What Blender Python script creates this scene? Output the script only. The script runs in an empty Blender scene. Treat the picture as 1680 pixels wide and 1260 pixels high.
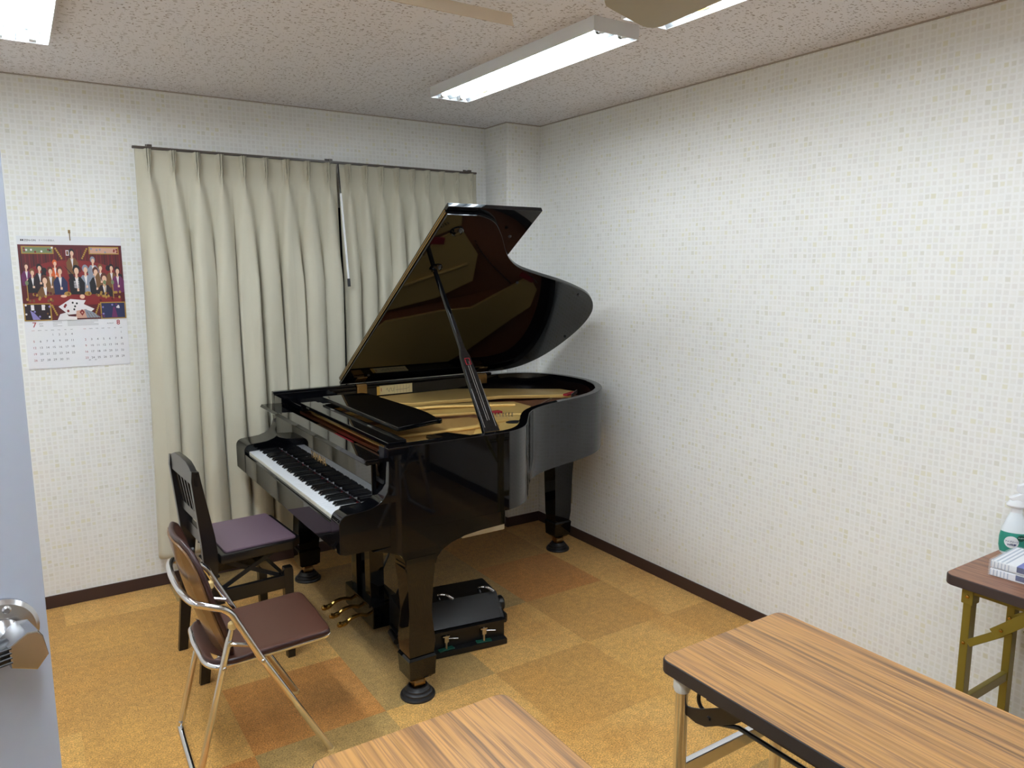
import bpy, bmesh, math, random
from mathutils import Vector, Matrix, Euler
random.seed(7)
C = bpy.context.scene.collection
PI = math.pi
def rad(d): return math.radians(d)

# ------------------------------------------------------------------ camera, world, exposure
CAMH = 1.6958
cd = bpy.data.cameras.new('camera'); cam = bpy.data.objects.new('camera', cd); C.objects.link(cam)
yaw, pitch, roll = 0.5799, -0.1511, -0.0017
fw = Vector((math.sin(yaw)*math.cos(pitch), math.cos(yaw)*math.cos(pitch), math.sin(pitch)))
r0 = Vector((math.cos(yaw), -math.sin(yaw), 0)); u0 = r0.cross(fw)
rt = r0*math.cos(roll) + u0*math.sin(roll); up = -r0*math.sin(roll) + u0*math.cos(roll)
M = Matrix(((rt.x, up.x, -fw.x), (rt.y, up.y, -fw.y), (rt.z, up.z, -fw.z))).to_4x4()
M.translation = (0, 0, CAMH); cam.matrix_world = M
cd.sensor_fit = 'HORIZONTAL'; cd.sensor_width = 36; cd.lens = 36*1236.22/1680; cd.clip_start = 0.02
sc = bpy.context.scene; sc.camera = cam
sc.view_settings.view_transform = 'Standard'; sc.view_settings.look = 'None'
sc.view_settings.gamma = 1; sc.view_settings.use_curve_mapping = False
sc.view_settings.exposure = 1.18
w = bpy.data.worlds.new('world'); sc.world = w; w.use_nodes = True
w.node_tree.nodes['Background'].inputs[0].default_value = (0.75, 0.85, 1, 1)
w.node_tree.nodes['Background'].inputs[1].default_value = 0.05
TUBE_STRENGTH = 12.2

# ------------------------------------------------------------------ room numbers
H = 2.59; XR = 2.8674; YB = 4.2986; YP = 4.047; XP = 2.615; XL = -0.92; YN = -3.2

# ------------------------------------------------------------------ materials
MATS = {}
def srgb(r, g, b):
    f = lambda c: (c/255/12.92) if c/255 <= 0.04045 else ((c/255+0.055)/1.055)**2.4
    return (f(r), f(g), f(b), 1)
def mat(name, col, rough=0.5, metal=0.0, coat=0.0, emit=None, estr=0.0, bump=None, trans=0.0, ior=1.5, alpha=1.0, spec=0.5, sheen=0.0):
    m = bpy.data.materials.new(name); m.use_nodes = True; MATS[name] = m
    nt = m.node_tree; b = nt.nodes['Principled BSDF']
    b.inputs['Base Color'].default_value = col; b.inputs['Roughness'].default_value = rough
    b.inputs['Metallic'].default_value = metal; b.inputs['Coat Weight'].default_value = coat
    b.inputs['Transmission Weight'].default_value = trans; b.inputs['IOR'].default_value = ior
    b.inputs['Alpha'].default_value = alpha; b.inputs['Specular IOR Level'].default_value = spec
    b.inputs['Sheen Weight'].default_value = sheen
    if emit: b.inputs['Emission Color'].default_value = emit; b.inputs['Emission Strength'].default_value = estr
    # faint procedural variation of tone on every material
    tc = nt.nodes.new('ShaderNodeTexCoord'); nz = nt.nodes.new('ShaderNodeTexNoise')
    nz.inputs['Scale'].default_value = bump[0] if bump else 12; nz.inputs['Detail'].default_value = 3
    nt.links.new(tc.outputs['Object'], nz.inputs['Vector'])
    mx = nt.nodes.new('ShaderNodeMix'); mx.data_type = 'RGBA'; mx.blend_type = 'MULTIPLY'
    mx.inputs[0].default_value = 0.06
    mx.inputs[6].default_value = col; nt.links.new(nz.outputs['Color'], mx.inputs[7])
    nt.links.new(mx.outputs[2], b.inputs['Base Color'])
    if bump:
        bp = nt.nodes.new('ShaderNodeBump'); bp.inputs['Strength'].default_value = bump[1]; bp.inputs['Distance'].default_value = bump[2]
        nt.links.new(nz.outputs['Fac'], bp.inputs['Height']); nt.links.new(bp.outputs['Normal'], b.inputs['Normal'])
    return m
def ramp(nt, stops, interp='LINEAR'):
    r = nt.nodes.new('ShaderNodeValToRGB'); r.color_ramp.interpolation = interp
    els = r.color_ramp.elements
    while len(els) > 1: els.remove(els[-1])
    els[0].position = stops[0][0]; els[0].color = stops[0][1]
    for p, c in stops[1:]:
        e = els.new(p); e.color = c
    return r
def math_node(nt, op, a, b=None):
    n = nt.nodes.new('ShaderNodeMath'); n.operation = op
    for i, v in enumerate((a, b)):
        if v is None: continue
        if isinstance(v, (int, float)): n.inputs[i].default_value = v
        else: nt.links.new(v, n.inputs[i])
    return n.outputs[0]

def wallpaper(name, hax):
    m = bpy.data.materials.new(name); m.use_nodes = True; nt = m.node_tree; b = nt.nodes['Principled BSDF']
    b.inputs['Roughness'].default_value = 0.62; b.inputs['Specular IOR Level'].default_value = 0.35
    tc = nt.nodes.new('ShaderNodeTexCoord'); sp = nt.nodes.new('ShaderNodeSeparateXYZ')
    nt.links.new(tc.outputs['Object'], sp.inputs[0])
    P = 0.0232
    hx = math_node(nt, 'DIVIDE', sp.outputs[hax], P); hz = math_node(nt, 'DIVIDE', sp.outputs[2], P)
    # small wobble of the hand-drawn grid lines
    nz = nt.nodes.new('ShaderNodeTexNoise'); nz.inputs['Scale'].default_value = 9; nt.links.new(tc.outputs['Object'], nz.inputs['Vector'])
    wob = math_node(nt, 'MULTIPLY', math_node(nt, 'SUBTRACT', nz.outputs['Fac'], 0.5), 0.55)
    hx = math_node(nt, 'ADD', hx, wob); hz = math_node(nt, 'ADD', hz, wob)
    cx = math_node(nt, 'FLOOR', hx); cz = math_node(nt, 'FLOOR', hz)
    cb = nt.nodes.new('ShaderNodeCombineXYZ'); nt.links.new(cx, cb.inputs[0]); nt.links.new(cz, cb.inputs[1])
    wn = nt.nodes.new('ShaderNodeTexWhiteNoise'); wn.noise_dimensions = '3D'; nt.links.new(cb.outputs[0], wn.inputs['Vector'])
    ax = math_node(nt, 'ABSOLUTE', math_node(nt, 'SUBTRACT', math_node(nt, 'FRACT', hx), 0.5))
    az = math_node(nt, 'ABSOLUTE', math_node(nt, 'SUBTRACT', math_node(nt, 'FRACT', hz), 0.5))
    mxd = math_node(nt, 'MAXIMUM', ax, az)
    sep = nt.nodes.new('ShaderNodeSeparateColor'); nt.links.new(wn.outputs['Color'], sep.inputs[0])
    size = math_node(nt, 'ADD', math_node(nt, 'MULTIPLY', sep.outputs[1], 0.10), 0.24)
    inside = math_node(nt, 'SUBTRACT', 1.0, math_node(nt, 'SMOOTH_MIN', 1.0, math_node(nt, 'MAXIMUM', 0.0, math_node(nt, 'MULTIPLY', math_node(nt, 'SUBTRACT', mxd, size), 9.0))))
    base = srgb(241, 240, 236)
    rp = ramp(nt, [(0, srgb(233, 231, 224)), (0.30, srgb(228, 226, 220)), (0.5, srgb(231, 229, 217)), (0.66, srgb(228, 224, 218)),
                   (0.78, srgb(236, 234, 228)), (0.90, srgb(228, 224, 201)), (0.955, srgb(218, 215, 201)), (0.985, srgb(221, 216, 189))], 'CONSTANT')
    nt.links.new(wn.outputs['Value'], rp.inputs[0])
    mx = nt.nodes.new('ShaderNodeMix'); mx.data_type = 'RGBA'; mx.inputs[6].default_value = base
    nt.links.new(math_node(nt, 'MULTIPLY', inside, 0.75), mx.inputs[0]); nt.links.new(rp.outputs[0], mx.inputs[7])
    nt.links.new(mx.outputs[2], b.inputs['Base Color'])
    n2 = nt.nodes.new('ShaderNodeTexNoise'); n2.inputs['Scale'].default_value = 260; nt.links.new(tc.outputs['Object'], n2.inputs['Vector'])
    bp = nt.nodes.new('ShaderNodeBump'); bp.inputs['Strength'].default_value = 0.12; bp.inputs['Distance'].default_value = 0.002
    nt.links.new(n2.outputs['Fac'], bp.inputs['Height']); nt.links.new(bp.outputs['Normal'], b.inputs['Normal'])
    return m
WALL_X = wallpaper('wallpaper_across', 0); WALL_Y = wallpaper('wallpaper_along', 1)

def ceiling_mat():
    m = bpy.data.materials.new('ceiling_board'); m.use_nodes = True; nt = m.node_tree; b = nt.nodes['Principled BSDF']
    b.inputs['Roughness'].default_value = 0.9; b.inputs['Specular IOR Level'].default_value = 0.1
    tc = nt.nodes.new('ShaderNodeTexCoord')
    marks = None
    for (sx, sy, rot, th, k) in ((28, 80, 0.0, 0.16, 0.34), (58, 30, 0.5, 0.14, 0.30), (90, 90, 0.2, 0.15, 0.22), (24, 72, -0.45, 0.14, 0.34)):
        mp = nt.nodes.new('ShaderNodeMapping'); mp.inputs['Rotation'].default_value = (0, 0, rot); mp.inputs['Scale'].default_value = (sx, sy, 1)
        mp.inputs['Location'].default_value = (sx*0.37, sy*0.11, 0)
        nt.links.new(tc.outputs['Object'], mp.inputs[0])
        vo = nt.nodes.new('ShaderNodeTexVoronoi'); vo.voronoi_dimensions = '2D'; vo.inputs['Scale'].default_value = 1.0
        nt.links.new(mp.outputs[0], vo.inputs['Vector'])
        s = nt.nodes.new('ShaderNodeSeparateColor'); nt.links.new(vo.outputs['Color'], s.inputs[0])
        on = math_node(nt, 'LESS_THAN', s.outputs[0], k)
        sz = math_node(nt, 'MULTIPLY', math_node(nt, 'ADD', s.outputs[1], 0.5), th)
        d = math_node(nt, 'MULTIPLY', math_node(nt, 'LESS_THAN', vo.outputs['Distance'], sz), on)
        marks = d if marks is None else math_node(nt, 'MAXIMUM', marks, d)
    mx = nt.nodes.new('ShaderNodeMix'); mx.data_type = 'RGBA'
    mx.inputs[6].default_value = srgb(234, 231, 233); mx.inputs[7].default_value = srgb(172, 162, 156)
    nt.links.new(marks, mx.inputs[0]); nt.links.new(mx.outputs[2], b.inputs['Base Color'])
    bp = nt.nodes.new('ShaderNodeBump'); bp.invert = True; bp.inputs['Strength'].default_value = 0.4; bp.inputs['Distance'].default_value = 0.002
    nt.links.new(marks, bp.inputs['Height']); nt.links.new(bp.outputs['Normal'], b.inputs['Normal'])
    return m
CEIL = ceiling_mat()

def carpet(name, c1, c2, c3):
    m = bpy.data.materials.new(name); m.use_nodes = True; nt = m.node_tree; b = nt.nodes['Principled BSDF']
    b.inputs['Roughness'].default_value = 0.95; b.inputs['Specular IOR Level'].default_value = 0.1; b.inputs['Sheen Weight'].default_value = 0.15
    tc = nt.nodes.new('ShaderNodeTexCoord')
    a = nt.nodes.new('ShaderNodeTexNoise'); a.inputs['Scale'].default_value = 2.2; a.inputs['Detail'].default_value = 3
    f = nt.nodes.new('ShaderNodeTexNoise'); f.inputs['Scale'].default_value = 190; f.inputs['Detail'].default_value = 2
    g = nt.nodes.new('ShaderNodeTexNoise'); g.inputs['Scale'].default_value = 38; g.inputs['Detail'].default_value = 5
    for n in (a, f, g): nt.links.new(tc.outputs['Object'], n.inputs['Vector'])
    rp = ramp(nt, [(0.36, c1), (0.52, c2), (0.68, c3)]); nt.links.new(a.outputs['Fac'], rp.inputs[0])
    fr = ramp(nt, [(0.30, (0.55, 0.52, 0.47, 1)), (0.5, (0.95, 0.95, 0.95, 1)), (0.70, (1.35, 1.32, 1.25, 1))])
    nt.links.new(f.outputs['Fac'], fr.inputs[0])
    gr = ramp(nt, [(0.3, (0.86, 0.86, 0.86, 1)), (0.7, (1.12, 1.12, 1.12, 1))]); nt.links.new(g.outputs['Fac'], gr.inputs[0])
    mx = nt.nodes.new('ShaderNodeMix'); mx.data_type = 'RGBA'; mx.blend_type = 'MULTIPLY'; mx.inputs[0].default_value = 1
    nt.links.new(rp.outputs[0], mx.inputs[6]); nt.links.new(fr.outputs[0], mx.inputs[7])
    m2 = nt.nodes.new('ShaderNodeMix'); m2.data_type = 'RGBA'; m2.blend_type = 'MULTIPLY'; m2.inputs[0].default_value = 1
    nt.links.new(mx.outputs[2], m2.inputs[6]); nt.links.new(gr.outputs[0], m2.inputs[7])
    nt.links.new(m2.outputs[2], b.inputs['Base Color'])
    bp = nt.nodes.new('ShaderNodeBump'); bp.inputs['Strength'].default_value = 0.6; bp.inputs['Distance'].default_value = 0.004
    nt.links.new(f.outputs['Fac'], bp.inputs['Height']); nt.links.new(bp.outputs['Normal'], b.inputs['Normal'])
    return m
CARPET = [carpet('carpet_amber', srgb(214, 164, 90), srgb(220, 170, 98), srgb(210, 156, 84)),
          carpet('carpet_orange', srgb(198, 134, 66), srgb(204, 140, 72), srgb(194, 136, 72)),
          carpet('carpet_olive', srgb(172, 140, 84), srgb(188, 150, 90), srgb(166, 138, 88)),
          carpet('carpet_gold', srgb(212, 160, 86), srgb(200, 150, 82), srgb(206, 152, 80))]

def wood(name, cols, rough, sx=26, sy=0.9, ax=1):
    m = bpy.data.materials.new(name); m.use_nodes = True; nt = m.node_tree; b = nt.nodes['Principled BSDF']
    b.inputs['Roughness'].default_value = rough; b.inputs['Coat Weight'].default_value = 0.0
    tc = nt.nodes.new('ShaderNodeTexCoord'); mp = nt.nodes.new('ShaderNodeMapping')
    s = [sx, sx, sx]; s[ax] = sy; mp.inputs['Scale'].default_value = s
    nt.links.new(tc.outputs['Object'], mp.inputs[0])
    wv = nt.nodes.new('ShaderNodeTexNoise'); wv.inputs['Scale'].default_value = 1; wv.inputs['Detail'].default_value = 5; wv.inputs['Roughness'].default_value = 0.65
    nt.links.new(mp.outputs[0], wv.inputs['Vector'])
    mp2 = nt.nodes.new('ShaderNodeMapping'); s2 = [v*5 for v in s]; s2[ax] = sy*5; mp2.inputs['Scale'].default_value = s2
    nt.links.new(tc.outputs['Object'], mp2.inputs[0])
    fn = nt.nodes.new('ShaderNodeTexNoise'); fn.inputs['Scale'].default_value = 1; fn.inputs['Detail'].default_value = 3; nt.links.new(mp2.outputs[0], fn.inputs['Vector'])
    rp = ramp(nt, [(0.34, cols[0]), (0.42, cols[1]), (0.47, cols[2]), (0.505, cols[3]), (0.54, cols[2]), (0.58, cols[1]), (0.62, cols[0]), (0.68, cols[2])])
    nt.links.new(wv.outputs['Fac'], rp.inputs[0])
    fr = ramp(nt, [(0.35, (0.72, 0.70, 0.68, 1)), (0.5, (1, 1, 1, 1)), (0.65, (1.12, 1.10, 1.06, 1))]); nt.links.new(fn.outputs['Fac'], fr.inputs[0])
    mx = nt.nodes.new('ShaderNodeMix'); mx.data_type = 'RGBA'; mx.blend_type = 'MULTIPLY'; mx.inputs[0].default_value = 1
    nt.links.new(rp.outputs[0], mx.inputs[6]); nt.links.new(fr.outputs[0], mx.inputs[7]); nt.links.new(mx.outputs[2], b.inputs['Base Color'])
    return m
TEAK = wood('teak_laminate', (srgb(118, 88, 64), srgb(174, 126, 76), srgb(190, 140, 82), srgb(146, 106, 72)), 0.36, 17, 0.38)
ROSE = wood('rose_laminate', (srgb(104, 68, 52), srgb(142, 98, 74), srgb(156, 108, 80), srgb(122, 82, 64)), 0.36)

BLK = mat('polished_black', (0.0022, 0.0024, 0.0034, 1), 0.03, spec=0.46)
BLKS = mat('satin_black', (0.008, 0.008, 0.009, 1), 0.28)
BLKM = mat('matt_black', (0.012, 0.012, 0.013, 1), 0.5)
BENCH = mat('ebonised_wood', (0.009, 0.008, 0.009, 1), 0.22)
IVORY = mat('white_key_plastic', srgb(236, 236, 238), 0.18)
KEYWOOD = mat('key_front', srgb(214, 208, 190), 0.4)
EBONY = mat('black_key', (0.006, 0.006, 0.007, 1), 0.2)
GOLD = mat('gold_plate', srgb(218, 180, 106), 0.36, 0.30, bump=(300, 0.1, 0.001))
BRASS = mat('brass', srgb(190, 150, 80), 0.22, 1.0)
DBRASS = mat('aged_brass', srgb(158, 128, 84), 0.32, 1.0)
BOARD = mat('soundboard', srgb(140, 82, 52), 0.4)
COPPER = mat('string_metal', srgb(150, 110, 85), 0.35, 0.8)
RED = mat('red_felt', srgb(150, 24, 34), 0.9)
CHROME = mat('chrome', (0.78, 0.78, 0.80, 1), 0.10, 1.0)
STEEL = mat('brushed_steel', (0.55, 0.54, 0.54, 1), 0.26, 1.0)
RUBBER = mat('black_rubber', (0.012, 0.012, 0.015, 1), 0.42)
VINYL = mat('brown_vinyl', srgb(86, 52, 40), 0.36, bump=(240, 0.08, 0.001))
VINYLB = mat('brown_back_shell', srgb(118, 84, 52), 0.22)
VINYLD = mat('dark_brown_edge', srgb(54, 28, 26), 0.3)
CREAM = mat('cream_plastic', srgb(226, 194, 130), 0.45)
PURPLE = mat('mauve_vinyl', srgb(112, 90, 102), 0.42, bump=(350, 0.15, 0.001))
CURT = mat('curtain_cloth', srgb(198, 192, 172), 0.9, bump=(500, 0.2, 0.001), spec=0.1, sheen=0.2)
BASEB = mat('skirting_vinyl', srgb(66, 46, 42), 0.45)
RAIL = mat('rail_brown', srgb(84, 74, 66), 0.4)
WHITE = mat('white_enamel', srgb(226, 226, 226), 0.4)
REFL = mat('white_reflector', srgb(165, 172, 176), 0.3)
TUBE2 = mat('boosted_fluorescent_tube', (1, 1, 1, 1), 0.5, emit=(0.83, 0.92, 1.0, 1), estr=TUBE_STRENGTH*2.75)  # left-row tubes, emission boosted to brighten the dim back wall
TUBE = mat('fluorescent_tube', (1, 1, 1, 1), 0.5, emit=(0.83, 0.92, 1.0, 1), estr=TUBE_STRENGTH)
PAPER = mat('paper', srgb(233, 232, 234), 0.7)
INK = mat('ink_grey', srgb(92, 88, 90), 0.8); INKR = mat('ink_red', srgb(168, 50, 56), 0.8); INKL = mat('ink_light', srgb(176, 174, 174), 0.8)
DOOR = mat('door_paint', srgb(176, 181, 194), 0.42, bump=(60, 0.02, 0.001))
BEIGE = mat('beige_plastic', srgb(196, 186, 162), 0.5)
TANP = mat('tan_deflector', srgb(202, 182, 156), 0.5)
OLIVE = mat('olive_enamel', srgb(134, 116, 42), 0.35, 0.25)
CLEARP = mat('milky_plastic', srgb(214, 212, 202), 0.35, alpha=0.9)
EDGEB = mat('black_edge_band', srgb(40, 36, 38), 0.42)
EDGEBR = mat('brown_edge_band', srgb(62, 50, 50), 0.42)
GREENL = mat('green_label', srgb(52, 150, 130), 0.35); BOTT = mat('white_bottle', srgb(232, 236, 238), 0.25)
NAVY = mat('navy_ink', srgb(36, 54, 110), 0.5); BLUE = mat('blue_band', srgb(62, 88, 190), 0.4); WPRINT = mat('white_print', srgb(238, 238, 240), 0.5)
GREENP = mat('green_pad', srgb(20, 82, 66), 0.5)
YELP = mat('yellow_tag', srgb(206, 160, 66), 0.6); PAPT = mat('tag_paper', srgb(206, 188, 140), 0.6)
FILM = mat('clear_film', (1, 1, 1, 1), 0.08, alpha=0.16)

# ------------------------------------------------------------------ mesh builder
class B:
    def __init__(s, m, M=None):
        s.bm = bmesh.new(); s.mats = [m]; s.mi = 0; s.M = M or Matrix()
    def use(s, m):
        if m not in s.mats: s.mats.append(m)
        s.mi = s.mats.index(m); return s
    def v(s, p): return s.bm.verts.new(s.M @ Vector(p))
    def f(s, vs):
        try: fc = s.bm.faces.new(vs)
        except ValueError: return None
        fc.material_index = s.mi; return fc
    def box(s, a, b, bev=0.0, seg=2, R=None):
        x0, y0, z0 = a; x1, y1, z1 = b
        x0, x1 = min(x0, x1), max(x0, x1); y0, y1 = min(y0, y1), max(y0, y1); z0, z1 = min(z0, z1), max(z0, z1)
        pts = [(x0,y0,z0),(x1,y0,z0),(x1,y1,z0),(x0,y1,z0),(x0,y0,z1),(x1,y0,z1),(x1,y1,z1),(x0,y1,z1)]
        if R is not None:
            c = Vector(((x0+x1)/2, (y0+y1)/2, (z0+z1)/2)); pts = [c + R @ (Vector(p)-c) for p in pts]
        V = [s.v(p) for p in pts]
        fs = [s.f([V[i] for i in q]) for q in ((0,3,2,1),(4,5,6,7),(0,1,5,4),(1,2,6,5),(2,3,7,6),(3,0,4,7))]
        if bev: s._bev(fs, bev, seg)
        return s
    def _bev(s, fs, bev, seg):
        es = set(e for f_ in fs for e in f_.edges)
        bmesh.ops.bevel(s.bm, geom=list(es), offset=bev, segments=seg, profile=0.5, affect='EDGES', material=-1)
    def prism(s, pts, d0, d1, ax='z', bev=0.0, seg=2):
        """polygon pts (2d) swept along ax from d0 to d1. ax z: (x,y); ax y: (x,z); ax x: (y,z)"""
        def P(p, d):
            return {'z': (p[0], p[1], d), 'y': (p[0], d, p[1]), 'x': (d, p[0], p[1])}[ax]
        a = [s.v(P(p, d0)) for p in pts]; b = [s.v(P(p, d1)) for p in pts]; n = len(pts)
        fs = [s.f(a), s.f(b[::-1])]
        side = [s.f([a[i], b[i], b[(i+1) % n], a[(i+1) % n]]) for i in range(n)]
        allf = [q for q in fs+side if q]
        bmesh.ops.recalc_face_normals(s.bm, faces=allf)
        if bev:
            es = set(e for q in fs if q for e in q.edges)
            bmesh.ops.bevel(s.bm, geom=list(es), offset=bev, segments=seg, profile=0.5, affect='EDGES', material=-1)
        return s
    def ring(s, c, r, n, ux, uy, ry=None):
        ry = r if ry is None else ry
        return [s.v(c + ux*math.cos(2*PI*i/n)*r + uy*math.sin(2*PI*i/n)*ry) for i in range(n)]
    def tube(s, pts, r, n=10, closed=False, caps=True):
        P = [Vector(p) for p in pts]; R = r if isinstance(r, (list, tuple)) else [r]*len(P)
        T = []
        for i in range(len(P)):
            if closed: t = P[(i+1) % len(P)] - P[i-1]
            else: t = P[min(i+1, len(P)-1)] - P[max(i-1, 0)]
            T.append(t.normalized())
        ux = T[0].orthogonal().normalized(); rings = []
        for i in range(len(P)):
            if i:
                q = T[i-1].rotation_difference(T[i]); ux = (q @ ux); ux = (ux - T[i]*ux.dot(T[i])).normalized()
            uy = T[i].cross(ux); rings.append(s.ring(P[i], R[i], n, ux, uy))
        m = len(P) if closed else len(P)-1
        for i in range(m):
            a, b = rings[i], rings[(i+1) % len(P)]
            off = 0
            if closed and i == len(P)-1:
                off = min(range(n), key=lambda k: (b[k].co-a[0].co).length)
            for j in range(n): s.f([a[j], a[(j+1) % n], b[(j+1+off) % n], b[(j+off) % n]])
        if caps and not closed: s.f(rings[0][::-1]); s.f(rings[-1])
        return s
    def lathe(s, prof, c=(0,0,0), n=28, A=None, sy=1.0):
        """prof [(r,z)] about z; A optional 3x3 rotation"""
        c = Vector(c); A = A or Matrix.Identity(3); rings = []
        for r, z in prof:
            rings.append([s.v(c + A @ Vector((math.cos(2*PI*i/n)*r, math.sin(2*PI*i/n)*r*sy, z))) for i in range(n)])
        for a, b in zip(rings, rings[1:]):
            for j in range(n): s.f([a[j], a[(j+1) % n], b[(j+1) % n], b[j]])
        s.f(rings[0][::-1]); s.f(rings[-1]); return s
    def poly(s, pts): return s.f([s.v(p) for p in pts])
    def build(s, name, parent=None, smooth=32, flat=False):
        bm = s.bm; bmesh.ops.remove_doubles(bm, verts=bm.verts, dist=1e-6)
        me = bpy.data.meshes.new(name)
        if parent is not None: off = ORIG[parent.name]
        else:
            xs = [v.co for v in bm.verts]
            mn = Vector((min(v.x for v in xs), min(v.y for v in xs), min(v.z for v in xs))); mx = Vector((max(v.x for v in xs), max(v.y for v in xs), max(v.z for v in xs)))
            off = Matrix.Translation(((mn.x+mx.x)/2, (mn.y+mx.y)/2, mn.z))
        bm.transform(off.inverted()); bm.to_mesh(me); bm.free()
        for m in s.mats: me.materials.append(m)
        if not flat:
            for p in me.polygons: p.use_smooth = True
            me.set_sharp_from_angle(angle=rad(smooth))
        o = bpy.data.objects.new(name, me); C.objects.link(o)
        if not flat:
            wn = o.modifiers.new('weighted', 'WEIGHTED_NORMAL'); wn.keep_sharp = True; wn.weight = 100; wn.mode = 'FACE_AREA'
        if parent is not None: o.parent = parent; ORIG[o.name] = off
        else: o.matrix_world = off; ORIG[o.name] = off
        return o
ORIG = {}
def islands(bm):
    seen = set(); out = []
    for v in bm.verts:
        if v in seen: continue
        st = [v]; seen.add(v); g = []
        while st:
            q = st.pop(); g.append(q)
            for e in q.link_edges:
                o = e.other_vert(q)
                if o not in seen: seen.add(o); st.append(o)
        out.append(g)
    return out
def build_each(b, name, parent, **k):
    """every loose piece of the builder becomes an object of its own"""
    bmesh.ops.remove_doubles(b.bm, verts=b.bm.verts, dist=1e-6); gs = islands(b.bm); res = []
    for g in gs:
        n = B(b.mats[0]); n.mats = list(b.mats); mp = {v: n.bm.verts.new(v.co) for v in g}
        for f in set(f for v in g for f in v.link_faces):
            q = n.bm.faces.new([mp[v] for v in f.verts]); q.material_index = f.material_index
        res.append(n.build(name, parent, **k))
    b.bm.free(); return res
def thing(name, label, cat, loc, rz=0.0, group=None):
    o = bpy.data.objects.new(name, None); C.objects.link(o); o.empty_display_size = 0.1
    m = Matrix.Translation(loc) @ Matrix.Rotation(rz, 4, 'Z'); o.matrix_world = m; ORIG[o.name] = m
    return tag(o, label, cat, group)
def tag(o, label, cat, group=None, kind=None):
    o['label'] = label; o['category'] = cat
    if group: o['group'] = group
    if kind: o['kind'] = kind
    return o
def struct(o): o['kind'] = 'structure'; return o
def arc(cx, cy, r, a0, a1, n=6): return [(cx+r*math.cos(rad(a0+(a1-a0)*i/n)), cy+r*math.sin(rad(a0+(a1-a0)*i/n))) for i in range(n+1)]
def rrect(x0, y0, x1, y1, r, n=5):
    return arc(x1-r, y0+r, r, -90, 0, n)+arc(x1-r, y1-r, r, 0, 90, n)+arc(x0+r, y1-r, r, 90, 180, n)+arc(x0+r, y0+r, r, 180, 270, n)
def catmull(P, k=5, closed=False):
    P = [Vector(p) for p in P]; n = len(P); out = []
    rng = range(n) if closed else range(n-1)
    for i in rng:
        p0 = P[(i-1) % n] if (closed or i > 0) else P[0]; p1 = P[i]; p2 = P[(i+1) % n]; p3 = P[(i+2) % n] if (closed or i+2 < n) else P[-1]
        for j in range(k):
            t = j/k; out.append(0.5*((2*p1)+(-p0+p2)*t+(2*p0-5*p1+4*p2-p3)*t*t+(-p0+3*p1-3*p2+p3)*t**3))
    if not closed: out.append(P[-1])
    return out
def offset_poly(pts, d):
    """offset open polyline in 2d to its left by d"""
    out = []
    for i in range(len(pts)):
        a = Vector(pts[max(i-1, 0)]); b = Vector(pts[min(i+1, len(pts)-1)]); t = (b-a).normalized()
        out.append((pts[i][0]-t.y*d, pts[i][1]+t.x*d))
    return out
def text(b, s, size, Mx, m, ax='CENTER', depth=0.0, bold=0.0):
    """text geometry into builder b with matrix Mx (local xy plane -> world)"""
    cu = bpy.data.curves.new('t', 'FONT'); cu.body = s; cu.size = size; cu.align_x = ax; cu.extrude = depth; cu.resolution_u = 2; cu.offset = bold
    to = bpy.data.objects.new('t', cu); C.objects.link(to)
    dg = bpy.context.evaluated_depsgraph_get(); me = bpy.data.meshes.new_from_object(to.evaluated_get(dg))
    b.use(m)
    vs = [b.v(Mx @ v.co) for v in me.vertices]
    for p in me.polygons: b.f([vs[i] for i in p.vertices])
    bpy.data.objects.remove(to); bpy.data.curves.remove(cu); bpy.data.meshes.remove(me)

# ------------------------------------------------------------------ the room
bf = B(CARPET[0]); T0 = (1.07, 3.03); S = 0.5
# carpet tiles: 0 amber 1 orange 2 olive 3 gold, by (ix, iy) from the tile corner beside the piano leg
TILE = {(-1,-1):1, (-2,-1):3, (-1,0):0, (-2,0):3, (-3,0):3, (-1,-2):2, (-2,-2):1, (0,-1):2, (0,0):2, (0,-2):0, (1,-1):0, (1,0):2, (2,0):1, (2,-1):3,
        (1,-2):3, (2,-2):0, (3,-1):0, (3,0):0, (3,-2):3, (0,1):2, (1,1):2, (2,1):3, (3,1):0, (-1,1):0, (-2,1):3, (0,-3):0, (1,-3):0, (-1,2):2}
ix0 = math.floor((XL-T0[0])/S)-1; ix1 = math.ceil((XR-T0[0])/S)+1; iy0 = math.floor((YN-T0[1])/S)-1; iy1 = math.ceil((YB-T0[1])/S)+1
for i in range(ix0, ix1):
    for j in range(iy0, iy1):
        x0 = max(XL-0.1, T0[0]+i*S); x1 = min(XR+0.1, T0[0]+(i+1)*S); y0 = max(YN-0.1, T0[1]+j*S); y1 = min(YB+0.1, T0[1]+(j+1)*S)
        if x1 <= x0 or y1 <= y0: continue
        bf.use(CARPET[TILE.get((i, j), random.choice((0, 3, 0, 2)))]).box((x0, y0, -0.1), (x1, y1, 0))
struct(bf.build('floor', flat=True))
struct(B(CEIL).box((XL-0.1, YN-0.1, H), (XR+0.1, YB+0.1, H+0.1)).build('ceiling', flat=True))
def wall(name, m, a, b):
    bb = B(m).box(a, b); me_o = bb.build(name, flat=True); return struct(me_o)
wall('wall_back', WALL_X, (XL-0.1, YB, 0), (XR+0.1, YB+0.1, H))
wall('wall_right', WALL_Y, (XR, YN, 0), (XR+0.1, YB, H))
wall('wall_left', WALL_Y, (XL-0.1, YN, 0), (XL, YB, H))
wall('wall_near', WALL_X, (XL-0.1, YN-0.1, 0), (XR+0.1, YN, H))
bp_ = B(WALL_X); bp_.box((XP, YP, 0), (XR, YB, H))
pc = bp_.build('wall_corner_column', flat=True); struct(pc)
pc.data.materials.append(WALL_Y)
for p in pc.data.polygons:
    if abs(p.normal.x) > 0.5: p.material_index = 1
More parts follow.
